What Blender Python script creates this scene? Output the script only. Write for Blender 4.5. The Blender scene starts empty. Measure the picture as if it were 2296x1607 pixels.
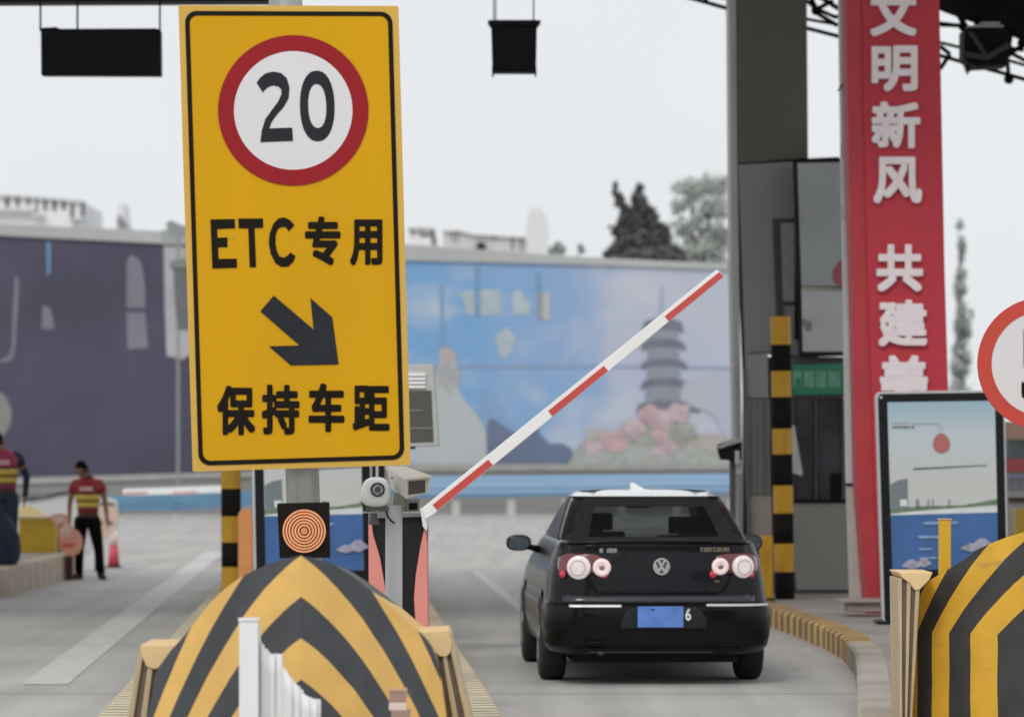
import bpy, bmesh, math, random
from mathutils import Vector, Matrix
random.seed(7)
SC = bpy.context.scene
COL = SC.collection
R = math.radians
F = 8770.0            # focal length in units of the 2296-px wide view of the photograph
HZ = 1023.0           # horizon row
CH = 1.76             # camera height

# ---------------------------------------------------------------- camera, sky, sun, exposure
cd = bpy.data.cameras.new('camera'); cam = bpy.data.objects.new('camera', cd); COL.objects.link(cam)
cam.location = (0, 0, CH); cam.rotation_euler = (R(90), 0, 0)
cd.sensor_width = 36; cd.lens = 36*F/2296; cd.shift_y = (HZ-803.5)/2296
cd.clip_start = 0.5; cd.clip_end = 3000
cd.dof.use_dof = True; cd.dof.focus_distance = 23.3; cd.dof.aperture_fstop = 3.1
SC.camera = cam
SUN_EL, SUN_AZ = R(44), R(200)      # sun high behind and left of the camera, veiled by cloud
w = bpy.data.worlds.new('World'); SC.world = w; w.use_nodes = True
nt = w.node_tree; nt.nodes.clear()
out = nt.nodes.new('ShaderNodeOutputWorld'); bg = nt.nodes.new('ShaderNodeBackground')
sky = nt.nodes.new('ShaderNodeTexSky'); sky.sky_type = 'NISHITA'; sky.sun_disc = False
sky.sun_elevation = SUN_EL; sky.sun_rotation = SUN_AZ; sky.dust_density = 4; sky.air_density = 1
hs = nt.nodes.new('ShaderNodeHueSaturation'); hs.inputs['Saturation'].default_value = 0.12
tc = nt.nodes.new('ShaderNodeTexCoord'); nz = nt.nodes.new('ShaderNodeTexNoise'); nz.inputs['Scale'].default_value = 7.5; nz.inputs['Detail'].default_value = 3
cr = nt.nodes.new('ShaderNodeValToRGB')
cr.color_ramp.elements[0].position = .3; cr.color_ramp.elements[0].color = (8.75, 9.0, 9.35, 1)
cr.color_ramp.elements[1].position = .7; cr.color_ramp.elements[1].color = (9.35, 9.6, 9.75, 1)
mx = nt.nodes.new('ShaderNodeMixRGB'); mx.inputs[0].default_value = 0.85
nt.links.new(tc.outputs['Generated'], nz.inputs['Vector']); nt.links.new(nz.outputs['Fac'], cr.inputs[0])
nt.links.new(sky.outputs[0], hs.inputs['Color']); nt.links.new(hs.outputs[0], mx.inputs[1]); nt.links.new(cr.outputs[0], mx.inputs[2])
nt.links.new(mx.outputs[0], bg.inputs[0]); bg.inputs[1].default_value = 0.1; nt.links.new(bg.outputs[0], out.inputs[0])
sl = bpy.data.lights.new('sun', 'SUN'); sl.energy = 1.05; sl.angle = R(14); sl.color = (1, .97, .92)
so = bpy.data.objects.new('sun', sl); COL.objects.link(so)
# direction the light comes from
dv = Vector((math.sin(SUN_AZ)*math.cos(SUN_EL), math.cos(SUN_AZ)*math.cos(SUN_EL), math.sin(SUN_EL)))
so.rotation_euler = dv.to_track_quat('Z', 'Y').to_euler(); so.location = (0, -5, 30)
SC.view_settings.view_transform = 'Standard'; SC.view_settings.look = 'None'
SC.view_settings.exposure = 0.0; SC.view_settings.gamma = 1
SC.cycles.max_bounces = 6; SC.cycles.transparent_max_bounces = 12

# ---------------------------------------------------------------- helpers
def P(px, py, Y):
    return Vector(((px-1148.0)*Y/F, Y, CH-(py-HZ)*Y/F))
def srgb(r, g, b):
    f = lambda c: (c/255/12.92) if c <= 10 else ((c/255+.055)/1.055)**2.4
    return (f(r), f(g), f(b))
MATS = {}
def mat(name, col, rough=.6, metal=0, var=.08, scale=4, bump=0, coat=0, spec=.5, emit=0, bscale=None, streak=None):
    """procedural material: base colour broken up by noise (stains, wear), optional bump"""
    if name in MATS: return MATS[name]
    m = bpy.data.materials.new(name); m.use_nodes = True; t = m.node_tree; b = t.nodes['Principled BSDF']
    b.inputs['Roughness'].default_value = rough; b.inputs['Metallic'].default_value = metal
    b.inputs['Specular IOR Level'].default_value = spec; b.inputs['Coat Weight'].default_value = coat; b.inputs['Coat Roughness'].default_value = .05
    c = t.nodes.new('ShaderNodeTexCoord'); n = t.nodes.new('ShaderNodeTexNoise')
    n.inputs['Scale'].default_value = scale; n.inputs['Detail'].default_value = 5
    src = c.outputs['Object']
    if streak:
        mp = t.nodes.new('ShaderNodeMapping'); mp.inputs['Scale'].default_value = streak
        t.links.new(src, mp.inputs[0]); src = mp.outputs[0]
    t.links.new(src, n.inputs['Vector'])
    rp = t.nodes.new('ShaderNodeValToRGB'); e = rp.color_ramp.elements
    e[0].position = .3; e[1].position = .7
    e[0].color = tuple(max(0, x*(1-var)) for x in col)+(1,); e[1].color = tuple(min(1, x*(1+var)) for x in col)+(1,)
    t.links.new(n.outputs['Fac'], rp.inputs[0]); t.links.new(rp.outputs[0], b.inputs['Base Color'])
    if bump:
        n2 = t.nodes.new('ShaderNodeTexNoise'); n2.inputs['Scale'].default_value = bscale or scale*8; n2.inputs['Detail'].default_value = 4
        t.links.new(c.outputs['Object'], n2.inputs['Vector'])
        bp = t.nodes.new('ShaderNodeBump'); bp.inputs['Strength'].default_value = bump; bp.inputs['Distance'].default_value = .01
        t.links.new(n2.outputs['Fac'], bp.inputs['Height']); t.links.new(bp.outputs[0], b.inputs['Normal'])
    if emit:
        t.links.new(rp.outputs[0], b.inputs['Emission Color']); b.inputs['Emission Strength'].default_value = emit
    MATS[name] = m; return m
def tag(o, label=None, cat=None, group=None, kind=None):
    if label: o['label'] = label
    if cat: o['category'] = cat
    if group: o['group'] = group
    if kind: o['kind'] = kind
    return o
def thing(name, label, cat, loc=(0, 0, 0), rz=0, group=None):
    o = bpy.data.objects.new(name, None); COL.objects.link(o); o.empty_display_size = .2
    o.location = loc; o.rotation_euler = (0, 0, rz)
    return tag(o, label, cat, group)
class MB:
    def __init__(s): s.b = bmesh.new(); s.mi = 0
    def _poly(s, vs, faces):
        bv = [s.b.verts.new(v) for v in vs]
        for f in faces:
            try: fc = s.b.faces.new([bv[i] for i in f]); fc.material_index = s.mi
            except ValueError: pass
        return bv
    def box(s, x0, x1, y0, y1, z0, z1):
        s._poly([(x0,y0,z0),(x1,y0,z0),(x1,y1,z0),(x0,y1,z0),(x0,y0,z1),(x1,y0,z1),(x1,y1,z1),(x0,y1,z1)],
                [(3,2,1,0),(4,5,6,7),(0,1,5,4),(1,2,6,5),(2,3,7,6),(3,0,4,7)]); return s
    def prism(s, front, back):
        n = len(front); s._poly(list(front)+list(back), [tuple(range(n))]+[tuple(range(2*n-1, n-1, -1))]+[(i, i+n, (i+1)%n+n, (i+1)%n) for i in range(n)]); return s
    def px(s, pts, Y, d):
        """outline traced at distance Y, d metres thick behind it"""
        f = [P(a, b, Y) for a, b in pts]; s.prism(f, [v+Vector((0, d, 0)) for v in f]); return s
    def rpx(s, x0, y0, x1, y1, Y, d): return s.px([(x0,y0),(x0,y1),(x1,y1),(x1,y0)], Y, d)
    def xz(s, pts, y, d):
        f = [Vector((a, y, c)) for a, c in pts]; s.prism(f, [v+Vector((0, d, 0)) for v in f]); return s
    def plan(s, pts, z0, z1): s.prism([Vector((a, b, z0)) for a, b in pts], [Vector((a, b, z1)) for a, b in pts]); return s
    def loft(s, rings, cap=True, close=True):
        rv = [[s.b.verts.new(v) for v in r] for r in rings]; n = len(rings[0])
        for a, b in zip(rv, rv[1:]):
            for i in range(n if close else n-1):
                j = (i+1) % n
                try: s.b.faces.new((a[i], a[j], b[j], b[i])).material_index = s.mi
                except ValueError: pass
        if cap:
            for r in (rv[0][::-1], rv[-1]):
                try: s.b.faces.new(r).material_index = s.mi
                except ValueError: pass
        return s
    def tube(s, pts, rad, n=14, cap=True):
        pts = [Vector(p) for p in pts]
        if not isinstance(rad, (list, tuple)): rad = [rad]*len(pts)
        rings = []; up = None
        for i, p in enumerate(pts):
            d = (pts[min(i+1, len(pts)-1)]-pts[max(i-1, 0)]).normalized()
            if up is None: up = Vector((0, 1, 0)) if abs(d.y) < .9 else Vector((1, 0, 0))
            a = d.cross(up).normalized(); b = a.cross(d).normalized(); up = b
            rr = rad[i] if isinstance(rad[i], (tuple, list)) else (rad[i], rad[i])
            rings.append([p+a*rr[0]*math.cos(2*math.pi*k/n)+b*rr[1]*math.sin(2*math.pi*k/n) for k in range(n)])
        return s.loft(rings, cap)
    def disc(s, c, r, d, n=40, r2=None, ax='y'):
        c = Vector(c); r2 = r if r2 is None else r2
        def pt(k, rr, t):
            a = 2*math.pi*k/n
            return c+(Vector((rr*math.cos(a), t, rr*math.sin(a))) if ax == 'y' else Vector((t, rr*math.cos(a), rr*math.sin(a))) if ax == 'x' else Vector((rr*math.cos(a), rr*math.sin(a), t)))
        return s.loft([[pt(k, r, 0) for k in range(n)], [pt(k, r2, d) for k in range(n)]])
    def ring(s, c, ro, ri, d, n=72):
        c = Vector(c)
        q = lambda r, t: [c+Vector((r*math.cos(2*math.pi*k/n), t, r*math.sin(2*math.pi*k/n))) for k in range(n)]
        return s.loft([q(ri, d), q(ri, 0), q(ro, 0), q(ro, d), q(ri, d)], cap=False)
    def sphere(s, c, r, u=20, v=12):
        c = Vector(c); r = r if isinstance(r, (tuple, list)) else (r, r, r)
        rings = []
        for i in range(1, v):
            t = math.pi*i/v
            rings.append([c+Vector((r[0]*math.sin(t)*math.cos(2*math.pi*k/u), r[1]*math.sin(t)*math.sin(2*math.pi*k/u), r[2]*math.cos(t))) for k in range(u)])
        return s.loft(rings)
    def build(s, name, m, parent=None, origin=None, bevel=0, smooth=False, local=False, solid=0, seg=2):
        bmesh.ops.remove_doubles(s.b, verts=s.b.verts, dist=1e-6)
        s.b.normal_update(); big = [f for f in s.b.faces if len(f.verts) > 5]
        if big: bmesh.ops.triangulate(s.b, faces=big, ngon_method='EAR_CLIP')
        bmesh.ops.recalc_face_normals(s.b, faces=s.b.faces)
        off = Vector((0, 0, 0))
        if not local:
            r = parent
            while r is not None: off += r.location; r = r.parent
            if parent is None and origin is not None: off = Vector(origin)
            if off.length: bmesh.ops.translate(s.b, verts=s.b.verts, vec=-off)
        me = bpy.data.meshes.new(name); s.b.to_mesh(me); s.b.free()
        o = bpy.data.objects.new(name, me); COL.objects.link(o)
        for q in (m if isinstance(m, (list, tuple)) else [m]): me.materials.append(q)
        if parent: o.parent = parent
        elif origin is not None: o.location = origin
        if solid:
            md = o.modifiers.new('s', 'SOLIDIFY'); md.thickness = solid; md.offset = -1
        if bevel:
            md = o.modifiers.new('b', 'BEVEL'); md.width = bevel; md.segments = seg; md.limit_method = 'ANGLE'; md.angle_limit = R(40)
            for p in me.polygons: p.use_smooth = True
            if hasattr(md, 'harden_normals'): md.harden_normals = True
        elif smooth:
            for p in me.polygons: p.use_smooth = True
        return o
def autosmooth(o, ang=35):
    me = o.data
    for p in me.polygons: p.use_smooth = True
    bm = bmesh.new(); bm.from_mesh(me)
    for e in bm.edges:
        if len(e.link_faces) == 2 and e.calc_face_angle(0) > R(ang): e.smooth = False
    bm.to_mesh(me); bm.free(); return o
def struct(o, label=None): o['kind'] = 'structure'; return o
def copy_tree(o, parent=None):
    c = o.copy(); COL.objects.link(c); c.parent = parent
    for ch in o.children: copy_tree(ch, c)
    return c
def glyph(txt, off=.03, extrude=0, res=6):
    """outline letters from the built-in font as a mesh in a unit box"""
    cu = bpy.data.curves.new('lettering', 'FONT'); cu.body = txt; cu.offset = off; cu.extrude = extrude; cu.resolution_u = res
    o = bpy.data.objects.new('lettering', cu); COL.objects.link(o); bpy.context.view_layer.update()
    me = bpy.data.meshes.new_from_object(o.evaluated_get(bpy.context.evaluated_depsgraph_get()))
    bpy.data.objects.remove(o); bpy.data.curves.remove(cu)
    vs = [v.co.copy() for v in me.vertices]; fs = [tuple(p.vertices) for p in me.polygons]
    bpy.data.meshes.remove(me)
    x0 = min(v.x for v in vs); x1 = max(v.x for v in vs); y0 = min(v.y for v in vs); y1 = max(v.y for v in vs)
    return [((v.x-x0)/(x1-x0), (v.y-y0)/(y1-y0), v.z) for v in vs], fs
def glyph_px(mb, txt, x0, y0, x1, y1, Y, off=.03, ex=0, depth=0, sx=0, sy=0):
    """letters filling the box x0..x1, y0..y1 of the photograph at distance Y (sx, sy: slant of the box)"""
    vs, fs = glyph(txt, 0, ex)
    W_, H_ = abs(x1-x0), abs(y1-y0); r = off*1.15*H_; k = 0
    for a in [None]+[2*math.pi*i/8 for i in range(8)]+[math.pi/8+2*math.pi*i/8 for i in range(8)]:
        rr = r if k < 9 else r*.55
        ox, oy = (0, 0) if a is None else (max(-r, min(r, 1.25*rr*math.cos(a)))*.8, max(-r, min(r, 1.25*rr*math.sin(a))))
        pts = []
        for u, v, z in vs:
            q = P(x0+r+(x1-x0-2*r)*u+ox, y1-r+(y0-y1+2*r)*v+oy, Y); q.y += (-z/ex*depth if ex else 0)-k*.00025
            pts.append(q)
        mb._poly(pts, fs); k += 1
    return mb
V1 = 1/1.5307/1.6028                                   # zoom-1 pixels -> view pixels
def z2(p): return ((700+p[0]/1.691)/1.6028, (700+p[1]/1.691)/1.6028)
def z5(p): return ((400+p[0]/1.5307)/1.6028, (1876+p[1]/1.5307)/1.6028)
def rrect(x0, y0, x1, y1, r, n=6):
    pts = []
    for cx, cy, a in ((x0+r, y0+r, 180), (x1-r, y0+r, 270), (x1-r, y1-r, 0), (x0+r, y1-r, 90)):
        for k in range(n+1): pts.append((cx+r*math.cos(R(a+90*k/n)), cy+r*math.sin(R(a+90*k/n))))
    return pts
def ell(cx, cy, rx, ry, n=32): return [(cx+rx*math.cos(2*math.pi*k/n), cy+ry*math.sin(2*math.pi*k/n)) for k in range(n)]

# ---------------------------------------------------------------- materials
CONC = mat('concrete_road', (.37, .36, .345), .85, var=.10, scale=.35, bump=.25, bscale=60)
ISL = mat('island_concrete', (.30, .28, .255), .9, var=.16, scale=.8, bump=.3, bscale=40)
YEL = mat('sign_yellow', (.66, .350, .007), .5, var=.045, scale=1.3, spec=.12, streak=(1.6, 1.6, .5))
YELE = mat('sign_yellow_edge', (.66, .40, .06), .45, var=.05, scale=.9)
SBLK = mat('sign_black', (.010, .007, .004), .6, var=.2, spec=.15)
SDK = mat('sign_charcoal', (.020, .023, .028), .6, var=.15, spec=.2)
SRED = mat('sign_red', (.31, .012, .018), .5, var=.05, spec=.2)
SWHT = mat('sign_white', (.72, .70, .72), .5, var=.03, scale=1)
GALV = mat('galvanised_steel', (.36, .36, .35), .45, .35, var=.10, scale=6, streak=(6, 6, .6))
GALVL = mat('pale_grey_steel', (.52, .53, .54), .5, .1, var=.07, scale=3, streak=(5, 5, .5))
BLACK = mat('black_metal', (.006, .006, .008), .5, var=.3, spec=.12)
BLKP = mat('black_plastic', (.009, .009, .011), .4, var=.2, spec=.2)
WHT = mat('white_paint', (.86, .86, .855), .35, var=.03)
WPL = mat('white_plastic', (.82, .82, .82), .3, var=.02)
CREAM = mat('cream_camera_paint', (.66, .63, .54), .4, var=.04)
RPNT = mat('red_barrier_paint', (.58, .075, .06), .4, var=.06)
PINK = mat('faded_pink_plastic', (.74, .27, .23), .5, var=.06)
ORNG = mat('faded_orange_plastic', (.74, .30, .10), .5, var=.08)
DYEL = mat('deep_yellow_paint', (.56, .30, .008), .5, var=.12, scale=3, streak=(3, 3, 1))
PBLK = mat('post_black_paint', (.014, .013, .012), .85, var=.25, spec=.1)
GLASSD = mat('dark_glass', (.006, .007, .008), .08, var=.2, spec=.22)

# ================================================================ SETTING
def grid_plane(name, x0, x1, y0, y1, z, m):
    b = MB(); b._poly([(x0,y0,z),(x1,y0,z),(x1,y1,z),(x0,y1,z)], [(0,1,2,3)])
    return struct(b.build(name, m))
def road_mat():
    m = bpy.data.materials.new('road_concrete'); m.use_nodes = True; t = m.node_tree; b = t.nodes['Principled BSDF']
    b.inputs['Roughness'].default_value = .8
    c = t.nodes.new('ShaderNodeTexCoord')
    def noise(s, det, sc=None):
        n = t.nodes.new('ShaderNodeTexNoise'); n.inputs['Scale'].default_value = s; n.inputs['Detail'].default_value = det
        if sc:
            mp = t.nodes.new('ShaderNodeMapping'); mp.inputs['Scale'].default_value = sc; mp.inputs['Rotation'].default_value = (0, 0, R(-2.55)); t.links.new(c.outputs['Object'], mp.inputs[0]); t.links.new(mp.outputs[0], n.inputs[0])
        else: t.links.new(c.outputs['Object'], n.inputs[0])
        return n
    a = noise(.5, 4); a2 = noise(1, 5, (3.2, .12, 1)); a3 = noise(18, 6)
    def ramp(n, lo, hi, p0=.35, p1=.65):
        r = t.nodes.new('ShaderNodeValToRGB'); r.color_ramp.elements[0].color = lo+(1,); r.color_ramp.elements[1].color = hi+(1,)
        r.color_ramp.elements[0].position = p0; r.color_ramp.elements[1].position = p1; t.links.new(n.outputs['Fac'], r.inputs[0]); return r
    def mul(x, y):
        q = t.nodes.new('ShaderNodeMixRGB'); q.blend_type = 'MULTIPLY'; q.inputs[0].default_value = 1; t.links.new(x.outputs[0], q.inputs[1]); t.links.new(y.outputs[0], q.inputs[2]); return q
    r = mul(mul(ramp(a, (.42, .405, .385), (.48, .465, .44)), ramp(a2, (.85, .85, .86), (1.02, 1.02, 1.02))), ramp(a3, (.94, .94, .94), (1, 1, 1)))
    t.links.new(r.outputs[0], b.inputs['Base Color'])
    bp = t.nodes.new('ShaderNodeBump'); bp.inputs['Strength'].default_value = .2; bp.inputs['Distance'].default_value = .01
    t.links.new(a3.outputs['Fac'], bp.inputs['Height']); t.links.new(bp.outputs[0], b.inputs['Normal'])
    return m
grid_plane('ground', -900, 900, -60, 1800, 0, road_mat())
LINE = mat('worn_lane_paint', (.54, .53, .51), .75, var=.14, scale=5)
TAR = mat('joint_tar', (.06, .058, .055), .8, var=.2)
DIR = -.0445                                          # the lanes drift left with distance
def lane(name, x_at, y0, y1, wdt, z=.004, m=LINE):
    """strip along the lane direction; x_at = (x, y) of one point on it"""
    f = lambda y: x_at[0]+(y-x_at[1])*DIR
    b = MB(); b._poly([(f(y0)-wdt/2,y0,z),(f(y0)+wdt/2,y0,z),(f(y1)+wdt/2,y1,z),(f(y1)-wdt/2,y1,z)], [(0,1,2,3)])
    return struct(b.build(name, m))
lane('lane_line', (P(130, 1510, 31.7).x, 31.7), 30.2, 72, .36)
lane('lane_line', (P(1150, 1350, 47.2).x, 47.2), 41, 60, .14)
for y in (29.0, 36.5, 45, 54, 64):
    b = MB(); b._poly([(-14, y, .004), (14, y, .004), (14, y+.02, .004), (-14, y+.02, .004)], [(0,1,2,3)]); struct(b.build('road_joint', TAR))

# toll islands: slab + kerb with painted bars running along the edge
KY = mat('kerb_yellow', (.48, .33, .13), .8, var=.2, scale=5); KB = mat('kerb_dark', (.05, .045, .04), .8, var=.3)
KC = mat('kerb_cream', (.60, .52, .36), .8, var=.14, scale=4); KT = mat('kerb_tan', (.42, .35, .27), .85, var=.2, scale=2)
def island(pts, h, width, mats, pitch, dark, plain=None):
    """pts counter-clockwise plan outline; kerb ring outside, pavement slab inside"""
    n = len(pts); pv = [Vector((a, b)) for a, b in pts]
    ins = []
    for i, p in enumerate(pv):
        e1 = (p-pv[i-1]).normalized(); e2 = (pv[(i+1) % n]-p).normalized()
        nn = (Vector((-e1.y, e1.x))+Vector((-e2.y, e2.x))); nn.normalize(); k = max(.5, nn.dot(Vector((-e1.y, e1.x))))
        ins.append(p+nn*width/k)
    b = MB()
    acc = 0
    for i in range(n):
        a, c = pv[i], pv[(i+1) % n]; ai, ci = ins[i], ins[(i+1) % n]; L = (c-a).length; t = 0
        while t < L-1e-6:
            ph = (acc+t) % pitch; isd = ph < dark and (plain is None or (a+(c-a)*(t/L)).y > plain); step = (dark-ph) if ph < dark else (pitch-ph); step = max(step, .004); t2 = min(L, t+step)
            b.mi = 1 if isd else (2 if plain is not None and (a+(c-a)*(t/L)).y <= plain else 0)
            q = lambda u, v, s: u+(v-u)*s
            o0, o1, i0, i1 = q(a, c, t/L), q(a, c, t2/L), q(ai, ci, t/L), q(ai, ci, t2/L)
            ch = .02 
            b._poly([(o0.x,o0.y,0),(o1.x,o1.y,0),(o1.x,o1.y,h-ch),(o0.x,o0.y,h-ch),(o0.x+(i0.x-o0.x)*.12,o0.y+(i0.y-o0.y)*.12,h),(o1.x+(i1.x-o1.x)*.12,o1.y+(i1.y-o1.y)*.12,h),(i1.x,i1.y,h),(i0.x,i0.y,h)],
                    [(0,1,2,3),(3,2,5,4),(4,5,6,7)])
            t = t2
        acc += L
    struct(b.build('kerb', mats))
    b = MB(); b.plan([(v.x, v.y) for v in ins], -.1, h-.006); struct(b.build('island_pavement', ISL))
xr = lambda y: -.035-(y-23.4)*.0445
xl = lambda y: -2.62-(y-26)*.0445
nose = [(xl(17.4), 17.4)]+[(.5*(xl(16)+xr(16))-1.33*math.cos(R(a)), 17.2-1.5*math.sin(R(a))) for a in range(15, 180, 15)]+[(xr(17.4), 17.4)]
island(nose+[(xr(80), 80), (xl(80), 80)], .2, .22, [KC, KB], .26, .05)
right = [(1.95, 21.2), (2.3, 20.6), (2.9, 20.3), (7.5, 20.3), (7.0, 85), (.75, 85), (2.56, 43), (2.66, 40.5), (2.78, 38.2), (2.86, 36), (2.87, 34.0), (2.76, 31.5), (2.56, 29.0), (2.34, 26.5), (2.12, 24.0), (1.98, 22.4)]
island(right, .2, .22, [mat('kerb_ochre', (.50, .33, .12), .8, var=.25, scale=3), mat('kerb_umber', (.10, .065, .035), .85, var=.3), mat('kerb_bare', (.36, .32, .27), .85, var=.2, scale=1.5)], .50, .17, plain=33.0)
lx = lambda px, Y: (px-1148)*Y/F
cxl, cyl = lx(-90, 52), 52
left = [(cxl+1.0*math.cos(R(a)), cyl-2.6+1.6*math.sin(R(a))) for a in range(180, 361, 20)]
island(left+[(cxl+.95, 58), (cxl-1.0, 58)], .36, .25, [KT, KT], 5, .01)

# ================================================================ ETC SPEED SIGN
YS = 20.3
C4 = ((400, 12), (893, 14), (921, 1042), (432, 1057))     # corners of the plate in the picture
def su(u, v):
    a = (C4[0][0]+(C4[1][0]-C4[0][0])*u, C4[0][1]+(C4[1][1]-C4[0][1])*u); b = (C4[3][0]+(C4[2][0]-C4[3][0])*u, C4[3][1]+(C4[2][1]-C4[3][1])*u)
    return (a[0]+(b[0]-a[0])*v, a[1]+(b[1]-a[1])*v)
base = P(698, 1023, YS); base.z = .2
sg = thing('lane_sign', 'tall yellow lane sign with a 20 speed roundel, ETC lettering and black arrow', 'road sign', base)
MB().px([su(*q) for q in [(p[0]/493, p[1]/1036) for p in rrect(0, 0, 493, 1036, 4)]], YS, .035).build('plate', YELE, sg, bevel=.003)
MB().px([su(*q) for q in [(p[0]/493, p[1]/1036) for p in rrect(16, 15, 477, 1021, 22)]], YS-.0015, .002).build('face_sheet', YEL, sg)
b = MB(); n4 = rrect(14, 13, 479, 1023, 26, 8); n5 = rrect(24, 23, 469, 1013, 18, 8)
ro = [P(*su(p[0]/493, p[1]/1036), YS-.0045) for p in n4]; ri = [P(*su(p[0]/493, p[1]/1036), YS-.0045) for p in n5]
b.loft([ro, ri], cap=False).build('border_line', SBLK, sg)
c0 = P(657.5, 248, YS-.004)
s = YS/F
MB().disc(c0, 133.5*s, -.002, 72).build('white_disc', SWHT, sg)
MB().ring(c0+Vector((0, -.003, 0)), 168.5*s, 133*s, .003, 96).build('red_ring', SRED, sg)
two = [(1412,457),(1430,430),(1460,405),(1500,395),(1545,402),(1577,430),(1592,480),(1588,540),(1560,590),(1520,635),(1492,675),(1482,707),(1607,703),(1612,776),(1432,783),(1440,720),(1460,655),(1500,600),(1530,560),(1548,520),(1548,495),(1533,478),(1503,471),(1475,480),(1455,497),(1446,511)]
b = MB()
b._poly([P(x*V1, y*V1, YS-.009) for x, y in two], [tuple(range(len(two)))])
b.build('digit', SDK, sg); b = MB()
n = 48
def supell(cx, cy, rx, ry, p, lean):
    o = []
    for k in range(n):
        a = 2*math.pi*k/n; ca, sa = math.cos(a), math.sin(a)
        x = rx*math.copysign(abs(ca)**p, ca); y = ry*math.copysign(abs(sa)**p, sa); o.append((cx+x+y*lean, cy+y))
    return o
o1 = supell(1745, 584, 95, 194, .9, .015); o2 = supell(1745, 584, 50, 121, .9, .03)
b.loft([[P(x*V1, y*V1, YS-.009) for x, y in o1], [P(x*V1, y*V1, YS-.009) for x, y in o2]], cap=False)

b.build('digit', SDK, sg)
def zp(pts, nm='letter', m=SBLK):
    b = MB(); b._poly([P(*z2(p), YS-.006) for p in pts], [tuple(range(len(pts)))]); b.build(nm, m, sg)
zp([(95,150),(242,148),(244,203),(135,208),(138,262),(198,259),(198,317),(141,320),(144,390),(255,388),(256,443),(107,448)])
zp([(265,145),(414,144),(415,200),(363,203),(372,440),(334,441),(325,205),(266,203)])
zp([(606,185),(580,155),(545,138),(510,143),(478,175),(455,235),(450,290),(462,360),(490,415),(525,438),(565,437),(598,408),(612,372),(580,350),(565,370),(540,382),(515,375),(498,340),(489,290),(492,240),(505,207),(530,194),(555,198),(570,222)])

for ch, x0, y0, x1, y1 in (('专', 683, 485, 764, 595), ('用', 784, 492, 858, 595), ('保', 486, 864, 573, 975), ('持', 586, 862, 672, 974), ('车', 691, 859, 773, 968), ('距', 790, 864, 874, 965)):
    glyph_px(MB(), ch, x0, y0, x1, y1, YS-.006, off=.031).build('character', SBLK, sg)
zp([(480,612),(722,818),(703,628),(835,743),(874,1030),(584,1036),(450,920),(637,915),(398,708)], 'arrow', SDK)
for u, v in ((.30,.10),(.70,.10),(.22,.50),(.80,.50),(.26,.905),(.74,.905)):
    MB().disc(P(*su(u, v), YS-.003), .006, -.003, 12, r2=.004).build('rivet', mat('rivet_steel', (.45, .36, .12), .4, .3), sg)
pt = P(631, -260, YS+.13); pb = Vector((P(697, 1023, YS).x, YS+.13, .2))
MB().tube([pb, pt], 38*s, 28).build('post', GALV, sg, smooth=True)
b = MB()
for yy in (120, 520, 930):
    c = P(636+yy*.034, yy, YS+.08); b.box(c.x-.16, c.x+.16, YS+.036, YS+.235, c.z-.03, c.z+.03)
b.build('clamp', GALV, sg)
b = MB(); b.box(pb.x-.17, pb.x+.17, pb.y-.17, pb.y+.17, .2, .225)
for i in (-1, 1):
    for j in (-1, 1): b.disc((pb.x+i*.12, pb.y+j*.12, .225), .014, .03, 6, ax='z')
b.build('base_plate', GALV, sg)

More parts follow.
